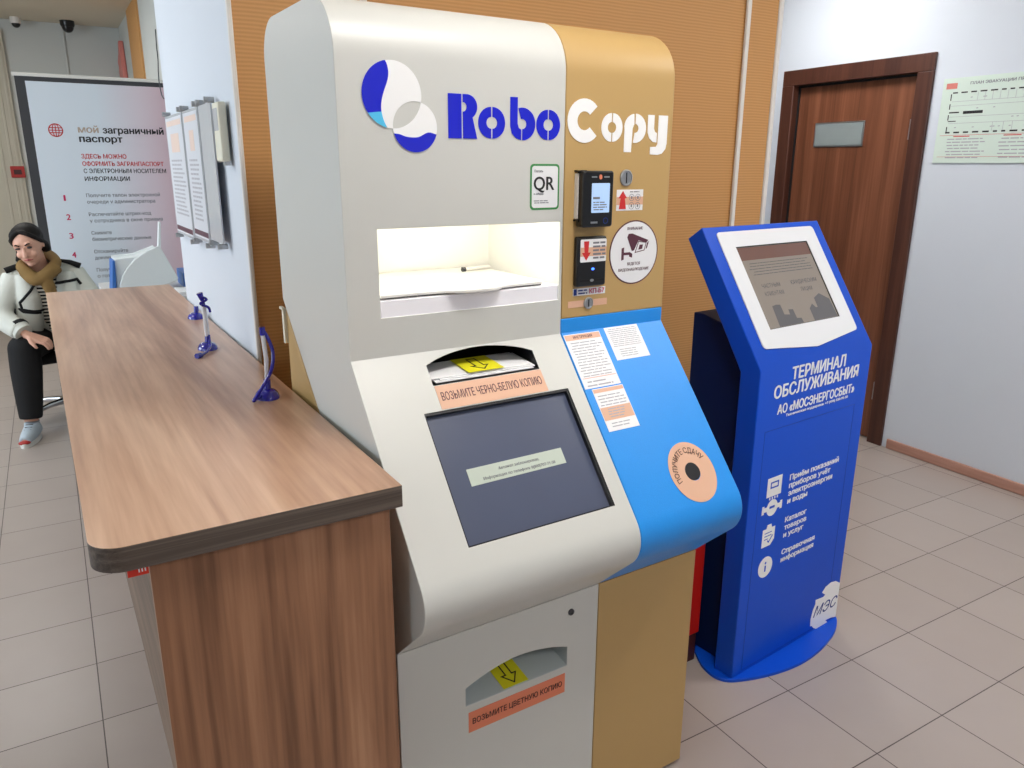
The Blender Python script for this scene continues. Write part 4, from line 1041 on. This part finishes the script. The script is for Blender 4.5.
# company emblem that runs to the right edge
emb = [(0.418, 0.128), (0.463, 0.123), (0.474, 0.128), (0.452, 0.143), (0.470, 0.158), (0.500, 0.165), (0.530, 0.160), (0.5585, 0.143), (0.5585, 0.012), (0.53, 0.020), (0.495, 0.023), (0.515, 0.006), (0.49, -0.003+0.004), (0.455, 0.003), (0.425, 0.020), (0.414, 0.032), (0.404, 0.034), (0.402, 0.060), (0.408, 0.090), (0.420, 0.112)]
em = plate('emblem', FF, emb, W_, tb, off=0.0002, t=0.0004, label='white emblem reading МЭС')
write('lettering', 'МЭС', FF, 0.415, 0.062, 0.138, 0.036, M['inkblue'], em, 0.0, off=0.0007, shear=0.35)
outline('service_hatch', FF, rect(0.045, 0.02, 0.50, 0.79), 0.0010, mat('service_hatch_gap', (4, 50, 140), 0.5), tb, 0.0001) 

# ---- red box between the machines
rb_ = thing('extinguisher_box', 'narrow red box standing between the copier kiosk and the blue terminal', 'box', (1.497, 1.595, 0), R(2))
b = BM(); box(b, -0.075, 0.075, -0.09, 0.09, 0.10, 0.525); 
obj('cabinet', norm(b), M['red_metal'], rb_, bev=0.003)
b = BM(); box(b, -0.07, 0.07, -0.085, 0.085, 0.0, 0.10); obj('stand', norm(b), M['maroon_metal'], rb_, bev=0.003)

# ------------------------------------------------------------------ the far room
bn_ = thing('roll_up_banner', 'tall white and pink roll-up banner behind the seated person', 'banner', (-0.07, 5.7, 0))
BF = Fr((0, 0, 0), (1, 0, 0), (0, 0, 1), (0, -1, 0))
BW = 0.86
b = BM(); box(b, 0.0, BW, 0.0, 0.012, 0.09, 2.004); obj('backing', norm(b), M['darkgrey'], bn_)
b = BM(); box(b, 0.052, BW-0.005, -0.003, 0.0, 0.09, 1.978); obj('print', norm(b), M['banner'], bn_)
b = BM(); box(b, -0.012, BW+0.012, -0.012, 0.02, 2.004, 2.024); obj('top_rail', norm(b), M['trim_white'], bn_, bev=0.004)
b = BM(); box(b, -0.02, BW+0.02, -0.07, 0.07, 0.0, 0.09); obj('cassette', norm(b), M['silver'], bn_, bev=0.01)
b = BM(); tube(b, [(BW/2, 0.03, 0.05), (BW/2, 0.03, 2.01)], 0.01, 8); obj('pole', norm(b), M['silver'], bn_)
def bt(s, x, z, w, h, m, bold=0.0): write('lettering', s, BF, x, z, w, h, m, bn_, bold, off=0.0032)
bt('мой', 0.294, 1.690, 0.115, 0.038, M['inkbeige'], 0.03); bt('заграничный', 0.431, 1.688, 0.355, 0.038, M['inkblack'], 0.035); bt('паспорт', 0.294, 1.634, 0.245, 0.038, M['inkblack'], 0.035)
bt('ЗДЕСЬ МОЖНО', 0.292, 1.535, 0.256, 0.025, M['inkred'], 0.02); bt('ОФОРМИТЬ ЗАГРАНПАСПОРТ', 0.292, 1.490, 0.472, 0.025, M['inkred'], 0.02)
bt('С ЭЛЕКТРОННЫМ НОСИТЕЛЕМ', 0.294, 1.446, 0.480, 0.025, M['inkblack'], 0.015); bt('ИНФОРМАЦИИ', 0.294, 1.398, 0.258, 0.025, M['inkblack'], 0.015)
rows = [('1', 'Получите талон электронной', 'очереди у администратора', 1.298), ('2', 'Распечатайте штрих-код', 'у сотрудника в окне приема', 1.180), ('3', 'Снимите', 'биометрические данные', 1.063), ('4', 'Отсканируйте', 'документы', 0.944), ('5', 'Получите', 'о готовности', 0.826), ('6', 'Приходите', 'за паспортом', 0.708)]
for n_, a, c2, z in rows:
    bt(n_, 0.161, z-0.020, 0.024 if n_ != '1' else 0.012, 0.034, M['inkmagenta'], 0.03)
    bt(a, 0.288, z, 0.0166*len(a), 0.021, M['inkgrey'], 0.01); bt(c2, 0.288, z-0.040, 0.0166*len(c2), 0.021, M['inkgrey'], 0.01)
gx, gz, gr = 0.174, 1.700, 0.040
def band(o_, i_):
    return [[o_[k], o_[(k+1) % len(o_)], i_[(k+1) % len(o_)], i_[k]] for k in range(len(o_))]
gl = band(ell(gx, gz, gr, gr, 32), ell(gx, gz, gr-0.006, gr-0.006, 32))+band(ell(gx, gz, gr*0.5, gr, 24), ell(gx, gz, gr*0.5-0.005, gr-0.005, 24))
gl += [rect(gx-0.036, gz-0.017, gx+0.036, gz-0.012), rect(gx-0.036, gz+0.012, gx+0.036, gz+0.017), rect(gx-0.0025, gz-gr, gx+0.0025, gz+gr), rect(gx-gr, gz-0.0025, gx+gr, gz+0.0025)]
plate('globe_mark', BF, gl, M['inkred'], bn_, t=0.0006, off=0.0032)

# ceiling cameras
def dome(x, y, r, label, base_m):
    t = thing('dome_camera', label, 'security camera', (x, y, CZ), 0, 'dome cameras on the far ceiling')
    b = BM(); lathe(b, [(0, 0), (r*1.15, 0), (r*1.15, -0.035), (r*1.0, -0.05), (0, -0.05)], 28); obj('mount', norm(b), base_m, t)
    b = BM(); lathe(b, [(r*0.98, -0.05)]+[(r*0.95*math.cos(R(a)), -0.05-r*0.95*math.sin(R(a))) for a in range(0, 90, 15)]+[(0, -0.05-r*0.95)], 28); obj('dome', norm(b), M['black'], t)
dome(0.362, 8.32, 0.050, 'black dome camera on the far ceiling, right of a smaller one', M['black'])
dome(-0.025, 8.36, 0.036, 'small dome camera with a white mount, at the top left corner of the photo', M['trim_white'])
# pipe on the far wall, call point, red sheet, cream doors
b = BM(); box(b, 0.315, 0.333, 8.485, 8.5, 0.0, 2.64); tag(obj('cable_duct', norm(b), M['far_wall'], bev=0.002), 'thin vertical duct on the far wall above the banner', 'cable duct')
fp = thing('fire_call_point', 'small red fire call point on the far wall left of the banner', 'fire call point', (-0.192, 8.4605, 1.43))
b = BM(); box(b, -0.055, 0.055, -0.025, 0.0, -0.05, 0.05); obj('housing', norm(b), M['red_plastic'], fp, bev=0.006)
b = BM(); box(b, -0.03, 0.03, -0.030, -0.025, -0.022, 0.02); obj('push_panel', norm(b), M['maroon_metal'], fp)
# crumpled red sheet
b = BM(); shp = [(0.0, 0.0), (0.03, -0.02), (0.28, 0.02), (0.33, 0.10), (0.30, 0.14), (0.34, 0.19), (0.24, 0.24), (0.20, 0.235), (0.11, 0.33), (0.06, 0.34), (0.04, 0.24), (0.01, 0.12)]
FRS = Fr((0.778, 8.12, 2.225), (0, 1, 0), (0, 0, 1), (-1, 0, 0)); add_prism(b, FRS, shp, 0, 0.04)
tag(obj('wall_pennant', norm(b), M['red_faded'], bev=0.008), 'faded red pennant-shaped plaque on the far wall above the right end of the banner', 'plaque')
for i, (xa_, xb_) in enumerate(((-0.62, -0.19),)):
    b = BM()
    box(b, -1.2, -0.145, 8.46, 8.5, 0, 2.62)
    dr = struct('door_2', b, M['cream_door'], smooth=True, bev=0.003)
    b = BM()
    for xx in (-0.30, -0.235, -0.185): box(b, xx, xx+0.018, 8.45, 8.46, 0.02, 2.60)
    obj('door_moulding', norm(b), M['cream_door'], dr, bev=0.002)

# second table and the white kiosk beyond the counter
st = thing('side_table', 'light grey table behind the far end of the counter', 'table', (0.42, 4.15, 0))
b = BM(); box(b, -0.25, 0.33, -0.35, 0.35, 0.885, 0.91); obj('tabletop', norm(b), M['table_grey'], st, bev=0.002)
for x in (-0.22, 0.30):
    for y in (-0.32, 0.32):
        b = BM(); box(b, x-0.018, x+0.018, y-0.018, y+0.018, 0, 0.885); obj('leg', norm(b), M['silver'], st)
kw = thing('desktop_terminal', 'white desktop terminal with curved sides and blue edge, on the table beyond the counter', 'terminal', (0.385, 4.08, 0.91), R(2))
sh = [(-0.150, 0.0), (-0.141, 0.045), (-0.124, 0.085), (-0.100, 0.122), (-0.067, 0.155), (-0.030, 0.180), (0.0, 0.195), (0.04, 0.213), (0.052, 0.210), (0.118, 0.055), (0.108, 0.045), (0.02, 0.020), (0.0, 0.0)]
FK = Fr((0, 0, 0), (1, 0, 0), (0, 0, 1), (0, -1, 0))
b = BM(); add_prism(b, FK, sh, 0.0, 0.018); obj('side_panel', norm(b), M['kiosk_white'], kw, bev=0.003)
b = BM(); add_prism(b, FK, [(-0.160, 0.0), (-0.150, 0.165), (-0.055, 0.172), (0.04, 0.205), (0.118, 0.055), (0.0, 0.0)], -0.14, -0.10); obj('side_panel', norm(b), M['kiosk_white'], kw, bev=0.003)
b = BM(); add_prism(b, FK, [(-0.155, 0.0), (-0.149, 0.160), (-0.06, 0.166), (0.035, 0.200), (0.112, 0.055), (0.0, 0.0)], -0.10, -0.002); obj('body', norm(b), M['kiosk_white'], kw, bev=0.003)
b = BM(); add_prism(b, FK, [(-0.178, 0.0), (-0.160, 0.155), (-0.150, 0.155), (-0.160, 0.0)], -0.12, 0.012); obj('front_edge', norm(b), M['kiosk_blue'], kw, bev=0.001, label='blue front edge')
b = BM(); add_prism(b, FK, [(0.048, 0.20), (0.066, 0.325), (0.074, 0.322), (0.062, 0.20)], -0.06, -0.03); obj('antenna', norm(b), M['kiosk_white'], kw, bev=0.002)
bx_ = BM(); box(bx_, 0.53, 0.66, 4.10, 4.32, 0.911, 0.985); tag(obj('folder', norm(bx_), M['kiosk_blue'], bev=0.002), 'blue folder lying on the table right of the white desktop terminal', 'folder')
pp = BM(); box(pp, 0.47, 0.66, 3.83, 4.0, 0.9105, 0.93); tag(obj('paper_stack', norm(pp), M['paper'], bev=0.001), 'small stack of white papers at the near end of the grey table', 'papers')

# ------------------------------------------------------------------ office chair under the woman
ch = thing('office_chair', 'black office chair with a chrome star base under the seated person', 'chair', (-0.055, 5.33, 0), R(12))
b = BM(); add_prism(b, FZ, fillet([(-0.21, -0.20), (0.21, -0.20), (0.21, 0.21), (-0.21, 0.21)], 0.07, 6), 0.37, 0.43); obj('seat', norm(b), M['black_cloth'], ch, bev=0.02, seg=3)
b = BM(); add_prism(b, Fr((0, 0.23, 0), (1, 0, 0), (0, 0.12, 1)), rrect(-0.19, 0.52, 0.19, 0.80, 0.06), -0.02, 0.03); obj('backrest', norm(b), M['black_cloth'], ch, bev=0.012, seg=3)
b = BM(); tube(b, [(0, 0.10, 0.37), (0, 0.26, 0.40), (0, 0.29, 0.60)], 0.014, 10); obj('back_bracket', norm(b), M['black'], ch)
b = BM(); tube(b, [(0, 0, 0.07), (0, 0, 0.20), (0, 0, 0.201), (0, 0, 0.37)], [0.028, 0.028, 0.016, 0.016], 16); obj('gas_lift', norm(b), M['chrome'], ch)
for k in range(5):
    a = R(205+72*k)
    ex_, ey_ = math.cos(a), math.sin(a)
    b = BM(); tube(b, [(0, 0, 0.095), (ex_*0.12, ey_*0.12, 0.092), (ex_*0.245, ey_*0.245, 0.070)], [0.024, 0.018, 0.013], 12); lg_ = obj('base_arm', norm(b), M['chrome'], ch)
    b = BM()
    for s_ in (-1, 1):
        cx, cy = ex_*0.245-ey_*0.014*s_, ey_*0.245+ex_*0.014*s_
        tube(b, [(cx-ey_*0.009, cy+ex_*0.009, 0.026), (cx+ey_*0.009, cy-ex_*0.009, 0.026)], 0.026, 16)
    tube(b, [(ex_*0.245, ey_*0.245, 0.03), (ex_*0.245, ey_*0.245, 0.068)], 0.007, 8)
    obj('castor', norm(b), M['rubber'], lg_)

# ------------------------------------------------------------------ the seated woman
wm = thing('person', 'seated person in cream jacket, mustard scarf and black trousers, hand on one knee', 'person', (-0.12, 5.2, 0))
WO = wm.location.copy()
def wp(*p): return Vector(p)-WO
hc = wp(-0.124, 5.055, 1.070)                                   # head centre
face = Vector((-0.25, -0.92, -0.28)).normalized()
upv = Vector((-0.20, -0.18, 0.96)); upv = (upv-face*upv.dot(face)).normalized()
side = upv.cross(face).normalized()*-1                       # points to the picture's right
HR = Matrix((side, -face, upv)).transposed()                  # columns: x right, y back, z up
def hp(x, y, z): return hc+HR @ Vector((x, y, z))
b = BM()
ellipsoid(b, hc+HR @ Vector((0, 0.012, 0.018)), (0.071, 0.088, 0.088), HR)
ellipsoid(b, hc+HR @ Vector((0, -0.020, -0.030)), (0.056, 0.066, 0.078), HR)
ellipsoid(b, hp(0, -0.055, -0.088), (0.024, 0.022, 0.018), HR)               # chin
tube(b, [hp(0, -0.082, 0.012), hp(0, -0.094, -0.012), hp(0, -0.104, -0.030), hp(0, -0.088, -0.036)], [0.007, 0.010, 0.012, 0.008], 10)   # nose
for s_ in (-1, 1):
    ellipsoid(b, hp(0.034*s_, -0.062, -0.030), (0.020, 0.018, 0.020), HR)   # cheek
    ellipsoid(b, hp(0.071*s_, 0.008, -0.006), (0.007, 0.014, 0.024), HR)    # ear
    ellipsoid(b, hp(0.030*s_, -0.072, 0.028), (0.022, 0.010, 0.007), HR)    # brow ridge
tube(b, [hp(0, 0.02, -0.06), wp(-0.095, 5.12, 0.97), wp(-0.085, 5.16, 0.90)], [0.048, 0.046, 0.055], 16)
# torso, arms and legs of the body
tube(b, [wp(-0.085, 5.17, 0.92), wp(-0.08, 5.19, 0.84), wp(-0.07, 5.26, 0.68), wp(-0.06, 5.34, 0.52), wp(-0.06, 5.36, 0.46)], [0.07, 0.095, 0.09, 0.11, 0.09], 18)
tube(b, [wp(-0.215, 5.16, 0.885), wp(-0.08, 5.18, 0.90), wp(0.07, 5.18, 0.895)], [0.045, 0.06, 0.045], 14)
armL = [wp(-0.218, 5.16, 0.880), wp(-0.305, 5.07, 0.700), wp(-0.205, 4.945, 0.598)]
armR = [wp(0.075, 5.18, 0.890), wp(0.155, 5.10, 0.70), wp(0.05, 4.97, 0.60)]
for A in (armL, armR): tube(b, spline(A, 6), [0.042-0.0018*k for k in range(13)], 14)
legL = [wp(-0.105, 5.33, 0.50), wp(-0.222, 4.985, 0.505), wp(-0.244, 4.930, 0.10)]
legR = [wp(0.01, 5.33, 0.50), wp(0.05, 4.93, 0.505), wp(0.06, 5.05, 0.10)]
for A in (legL, legR):
    tube(b, [A[0], A[0].lerp(A[1], 0.5), A[1]], [0.078, 0.070, 0.056], 16); ellipsoid(b, A[1], (0.057, 0.057, 0.057)); tube(b, [A[1], A[1].lerp(A[2], 0.35), A[2]], [0.055, 0.052, 0.036], 16)
def foot(b, ank, ang, r=1.0, grow=0):
    d = Vector((math.sin(ang), -math.cos(ang), 0)); base_ = Vector((ank.x, ank.y, 0))-Vector((0, 0, WO.z))
    tube(b, [base_-d*0.045+Vector((0, 0, 0.045)), base_+d*0.03+Vector((0, 0, 0.048)), base_+d*0.10+Vector((0, 0, 0.036)), base_+d*0.165+Vector((0, 0, 0.030))], [0.032+grow, 0.038+grow, 0.034+grow, 0.022+grow], 16)
foot(b, legL[2], R(-14)); foot(b, legR[2], R(5))
def hand(b, wr, d, nrm, scale=1.0):
    """palm, four bent fingers of unequal length and a side thumb; d along the fingers, nrm = back of the hand"""
    d = d.normalized(); nrm = (nrm-d*nrm.dot(d)).normalized(); s_ = d.cross(nrm).normalized()
    for k in (-1, -0.33, 0.33, 1): tube(b, [wr-d*0.015+s_*0.010*k, wr+d*0.035+s_*0.017*k, wr+d*0.072+s_*0.0245*k], [0.016, 0.0145, 0.0105], 10)
    for k, L_ in ((-1, 0.058), (-0.34, 0.070), (0.33, 0.074), (1, 0.066)):
        o_ = wr+d*0.070+s_*0.0255*k
        tube(b, [o_, o_+d*L_*0.40+nrm*0.003, o_+d*L_*0.72-nrm*0.010, o_+d*L_*0.92-nrm*0.026], [0.0098, 0.0092, 0.0084, 0.0068], 9)
    o_ = wr+d*0.020+s_*0.020
    tube(b, [o_, o_+s_*0.024+d*0.020-nrm*0.004, o_+s_*0.034+d*0.046-nrm*0.012, o_+s_*0.036+d*0.062-nrm*0.020], [0.014, 0.0115, 0.0095, 0.0075], 9)
hand(b, armL[-1]+Vector((0.012, -0.01, -0.008)), Vector((0.86, -0.35, -0.42)), Vector((0.25, -0.45, 0.85)))
hand(b, armR[-1], Vector((-0.2, -0.9, -0.2)), Vector((0, 0, 1)))
body = obj('body', remesh(b, 0.0045, 3, 0.5), M['skin'], wm, ang=80)
# face details
for s_ in (-1, 1):
    b = BM(); ellipsoid(b, hp(0.030*s_, -0.0765, 0.010), (0.0135, 0.006, 0.0058), HR, 14, 10)
    obj('eye', norm(b), M['eye'], wm)
for s_ in (-1, 1):
    b = BM(); tube(b, [hp(0.014*s_, -0.0835, 0.026), hp(0.030*s_, -0.0815, 0.033), hp(0.048*s_, -0.070, 0.028)], [0.0032, 0.0038, 0.0022], 8)
    obj('eyebrow', norm(b), M['hair'], wm)
b = BM(); tube(b, [hp(-0.022, -0.073, -0.058), hp(0, -0.084, -0.056), hp(0.022, -0.073, -0.058)], [0.003, 0.0065, 0.003], 8); obj('mouth', norm(b), M['lips'], wm)
# hair: cap drawn back to a low tail
b = BM()
ellipsoid(b, hp(0, 0.036, 0.030), (0.078, 0.080, 0.083), HR)
for s_ in (-1, 1): ellipsoid(b, hp(0.052*s_, 0.016, 0.050), (0.028, 0.045, 0.036), HR)
ellipsoid(b, hp(0, 0.018, 0.066), (0.068, 0.068, 0.045), HR)
for s_ in (-1, 1):
    tube(b, [hp(0.004*s_, -0.046, 0.096), hp(0.036*s_, -0.052, 0.078), hp(0.062*s_, -0.036, 0.046), hp(0.071*s_, -0.008, 0.020), hp(0.066*s_, 0.044, -0.020), hp(0.052*s_, 0.070, -0.06)], [0.011, 0.013, 0.012, 0.011, 0.022, 0.03], 10)
tube(b, [hp(0.02, 0.075, 0.01), hp(0.055, 0.055, -0.045), hp(0.080, 0.045, -0.085), hp(0.105, 0.035, -0.100)], [0.045, 0.036, 0.028, 0.010], 12)
obj('hair', remesh(b, 0.006, 4, 0.5), M['hair'], wm, ang=80)
# striped top
b = BM(); tube(b, [wp(-0.085, 5.165, 0.925), wp(-0.08, 5.175, 0.84), wp(-0.07, 5.235, 0.68), wp(-0.06, 5.32, 0.54)], [0.085, 0.118, 0.110, 0.12], 24)
obj('striped_top', remesh(b, 0.008, 3, 0.5), M['stripes'], wm, ang=80)
# jacket: torso halves open at the front, sleeves, collar
b = BM()
tube(b, [wp(-0.09, 5.20, 0.935), wp(-0.085, 5.205, 0.86), wp(-0.075, 5.26, 0.70), wp(-0.065, 5.335, 0.55), wp(-0.065, 5.36, 0.47)], [0.085, 0.128, 0.130, 0.150, 0.150], 26)
tube(b, [wp(-0.222, 5.17, 0.885), wp(-0.15, 5.19, 0.905), wp(-0.08, 5.20, 0.91), wp(0.0, 5.20, 0.908), wp(0.085, 5.19, 0.893)], [0.056, 0.064, 0.07, 0.064, 0.056], 18)
tube(b, [wp(-0.165, 5.12, 0.90), wp(-0.165, 5.10, 0.78), wp(-0.175, 5.13, 0.64), wp(-0.185, 5.16, 0.53)], [0.045, 0.062, 0.062, 0.058], 14)
tube(b, [wp(0.030, 5.12, 0.90), wp(0.035, 5.10, 0.78), wp(0.040, 5.13, 0.64), wp(0.05, 5.16, 0.53)], [0.045, 0.062, 0.062, 0.058], 14)
for A, e in ((armL, 0.80), (armR, 0.8)):
    pts = spline(A, 6); pts = pts[:-1]
    tube(b, pts, [0.060-0.0006*k for k in range(len(pts))], 16)
jme = remesh(b, 0.007, 4, 0.5)
# open front: remove what covers the striped top
jk = obj('jacket', jme, M['jacket'], wm, ang=80)
bmj = bmesh.new(); bmj.from_mesh(jme); bmj.normal_update()
opening = [f for f in bmj.faces if (lambda c: c.y+WO.y < 5.17 and abs((c.x+WO.x)+0.066-(0.93-c.z)*0.03) < 0.030+(max(0, c.z-0.80))*0.35 and c.z > 0.50)(f.calc_center_median())]
bmesh.ops.delete(bmj, geom=opening, context='FACES'); bmj.to_mesh(jme); 
bvh = BVHTree.FromBMesh(bmj); bmj.free()
sm = jk.modifiers.new('thick', 'SOLIDIFY'); sm.thickness = 0.004; sm.offset = 1
def on_jacket(x, z, lift=0.004):
    """point of the jacket's front at world x, z"""
    h = bvh.ray_cast(Vector((x, 4.4, z))-WO, Vector((0, 1, 0)))
    return (h[0]+h[1]*lift) if h[0] is not None else Vector((x, 5.08, z))-WO
def trim(name, pts, r=0.008, lift=0.004):
    P = []
    for i in range(len(pts)-1):
        for k in range(6):
            t = k/6; P.append(on_jacket(pts[i][0]*(1-t)+pts[i+1][0]*t, pts[i][1]*(1-t)+pts[i+1][1]*t, lift))
    P.append(on_jacket(*pts[-1], lift))
    b = BM(); tube(b, P, r, 8); return obj(name, norm(b), M['black_cloth'], wm)
trim('lapel_trim', [(-0.115, 0.865), (-0.150, 0.815), (-0.205, 0.755), (-0.200, 0.715), (-0.150, 0.700), (-0.10, 0.695)], 0.0075)
trim('lapel_trim', [(-0.020, 0.845), (0.03, 0.855), (0.085, 0.860), (0.105, 0.83)], 0.0085)
trim('lapel_trim', [(-0.215, 0.72), (-0.198, 0.70), (-0.12, 0.685)], 0.0065)
trim('front_trim', [(-0.028, 0.81), (-0.020, 0.72), (-0.02, 0.62)], 0.008)
b = BM()
tube(b, [wp(-0.255, 5.125, 0.925), wp(-0.20, 5.13, 0.945), wp(-0.155, 5.13, 0.958)], [0.018, 0.016, 0.010], 10); obj('shoulder_tab', norm(b), M['black_cloth'], wm); b = BM(); tube(b, [wp(0.015, 5.14, 0.968), wp(0.065, 5.14, 0.955), wp(0.115, 5.14, 0.930)], [0.009, 0.014, 0.018], 10)
obj('shoulder_tab', norm(b), M['black_cloth'], wm)
b = BM(); A = armL; c0 = A[-1].lerp(A[1], 0.22); c1 = A[-1].lerp(A[1], 0.10)
tube(b, [A[-1].lerp(A[1], 0.34), c0], 0.0565, 18); obj('cuff_trim', norm(b), M['black_cloth'], wm)
b = BM(); tube(b, [c0, A[-1].lerp(A[1], 0.04)], [0.053, 0.050], 18); obj('cuff', norm(b), M['jacket'], wm)
# scarf
b = BM()
tube(b, spline([wp(-0.175, 5.10, 0.948), wp(-0.155, 5.035, 0.928), wp(-0.10, 5.00, 0.893), wp(-0.035, 5.03, 0.932), wp(-0.005, 5.09, 0.965), wp(-0.04, 5.19, 1.00), wp(-0.12, 5.20, 0.99), wp(-0.175, 5.10, 0.948)], 5), 0.030, 12)
tube(b, spline([wp(-0.165, 5.05, 0.925), wp(-0.12, 4.99, 0.88), wp(-0.06, 4.99, 0.900), wp(0.0, 5.04, 0.938)], 5), 0.030, 12)
tube(b, spline([wp(-0.075, 4.995, 0.900), wp(-0.055, 4.99, 0.84), wp(-0.045, 5.01, 0.76), wp(-0.04, 5.05, 0.66), wp(-0.035, 5.08, 0.58)], 5), [0.034]*6+[0.030]*6+[0.026]*9, 12)
obj('scarf', remesh(b, 0.006, 3, 0.5), M['scarf'], wm, ang=80)
# trousers
b = BM()
ellipsoid(b, wp(-0.06, 5.35, 0.50), (0.165, 0.125, 0.085))
for A in (legL, legR):
    tube(b, [A[0], A[0].lerp(A[1], 0.5), A[1]], [0.092, 0.088, 0.080], 18); ellipsoid(b, A[1], (0.081, 0.081, 0.080))
    tube(b, [A[1]-Vector((0, 0, 0.01)), A[1].lerp(A[2], 0.3), A[1].lerp(A[2], 0.65), A[2]+Vector((0, 0, 0.015))], [0.082, 0.080, 0.070, 0.058], 18)
obj('trousers', remesh(b, 0.008, 3, 0.5), M['black_cloth'], wm, ang=80)
for A, an, nm in ((legL, R(-14), 'shoe'), (legR, R(5), 'shoe')):
    b = BM(); foot(b, A[2], an, grow=0.007)
    for v in b.verts: v.co.z = max(v.co.z, 0.022)
    tube(b, [Vector((A[2].x, A[2].y, 0.06)), Vector((A[2].x, A[2].y, 0.095))], [0.042, 0.040], 16)
    shoe = obj(nm, remesh(b, 0.006, 2, 0.5), M['shoe'], wm, ang=80)
    d = Vector((math.sin(an), -math.cos(an), 0)); s_ = Vector((math.cos(an), math.sin(an), 0)); base_ = Vector((A[2].x, A[2].y, 0))
    pts = []
    for k in range(28):
        q = 2*math.pi*k/28; pts.append(base_+d*(0.062+0.132*math.cos(q))+s_*(0.043*math.sin(q)*(1.0 if math.cos(q) < 0.3 else 0.95)))
    b = BM(); lo = [b.verts.new(p) for p in pts]; hi = [b.verts.new(p+Vector((0, 0, 0.026))) for p in pts]
    b.faces.new(lo[::-1]); b.faces.new(hi)
    for k in range(28): b.faces.new((lo[k], lo[(k+1) % 28], hi[(k+1) % 28], hi[k]))
    so_ = obj('sole', norm(b), M['sole'], shoe)
    b = BM(); ellipsoid(b, base_+d*0.172+Vector((0, 0, 0.028)), (0.030, 0.020, 0.012)); obj('toe_cap', norm(b), M['red_plastic'], shoe, label='red toe patch')
    b = BM()
    for j in range(4): 
        c_ = base_+d*(0.045+0.022*j)+Vector((0, 0, 0.093-0.009*j)); tube(b, [c_-s_*0.018, c_+s_*0.018], 0.0028, 6)
    obj('laces', norm(b), M['darkgrey'], shoe)

# ------------------------------------------------------------------ ceiling lights
LM = mat('lamp_diffuser', (255, 255, 255), 0.5, emit=((250, 247, 243), 19))
def ceiling_light(x, y, w, h, label):
    t = thing('ceiling_light', label, 'ceiling light', (x, y, CZ), 0, 'ceiling light panels')
    b = BM(); box(b, -w/2, w/2, -h/2, h/2, -0.022, -0.002); obj('frame', norm(b), M['trim_white'], t)
    b = BM(); box(b, -w/2+0.02, w/2-0.02, -h/2+0.02, h/2-0.02, -0.026, -0.0222); obj('diffuser', norm(b), LM, t)
E1, E2 = 11, 42
for i, (x, y) in enumerate(((0.95, 0.65), (0.9, -1.4), (2.75, 0.75), (-1.2, 3.4), (-0.6, 6.4), (3.1, 2.9))):  # front and right panels added to brighten machine front and right wall
    ceiling_light(x, y, 0.6, 0.6, 'unseen square ceiling light panel with a white frame, lighting the room')

# daylight through the two windows in the left wall
w = bpy.data.worlds.new('daylight'); sc.world = w; w.use_nodes = True
w.node_tree.nodes['Background'].inputs[0].default_value = (0.72, 0.85, 1.0, 1); w.node_tree.nodes['Background'].inputs[1].default_value = 1.5
for y_, e_ in ((1.4, E1), (4.6, E2)):
    ld_ = bpy.data.lights.new('window_daylight', 'AREA'); ld_.shape = 'RECTANGLE'; ld_.size = 1.5; ld_.size_y = 2.4; ld_.energy = e_; ld_.color = (0.80, 0.91, 1.0)
    lo_ = bpy.data.objects.new('window_daylight', ld_); COL.objects.link(lo_); lo_.location = (-2.70, y_, 1.62); lo_.rotation_euler = (0, R(-90), 0)

# ------------------------------------------------------------------ camera
yaw, pitch, roll = 0.5340, 0.2767, 0.0045
f = Vector((math.sin(yaw)*math.cos(pitch), math.cos(yaw)*math.cos(pitch), -math.sin(pitch)))
r0 = Vector((math.cos(yaw), -math.sin(yaw), 0)); u0 = r0.cross(f)
r_ = r0*math.cos(roll)+u0*math.sin(roll); u_ = -r0*math.sin(roll)+u0*math.cos(roll)
cam = bpy.data.cameras.new('camera'); co = bpy.data.objects.new('camera', cam); COL.objects.link(co)
mw = Matrix((r_, u_, -f)).transposed().to_4x4(); mw.translation = (0, 0, 1.5); co.matrix_world = mw
cam.sensor_width = 36; cam.lens = 767.3/1024*36; cam.clip_start = 0.05
sc.camera = co
sc.view_settings.view_transform = 'Standard'; sc.view_settings.look = 'None'; sc.view_settings.gamma = 1.0; sc.view_settings.exposure = 0.38
sc.view_settings.use_curve_mapping = False
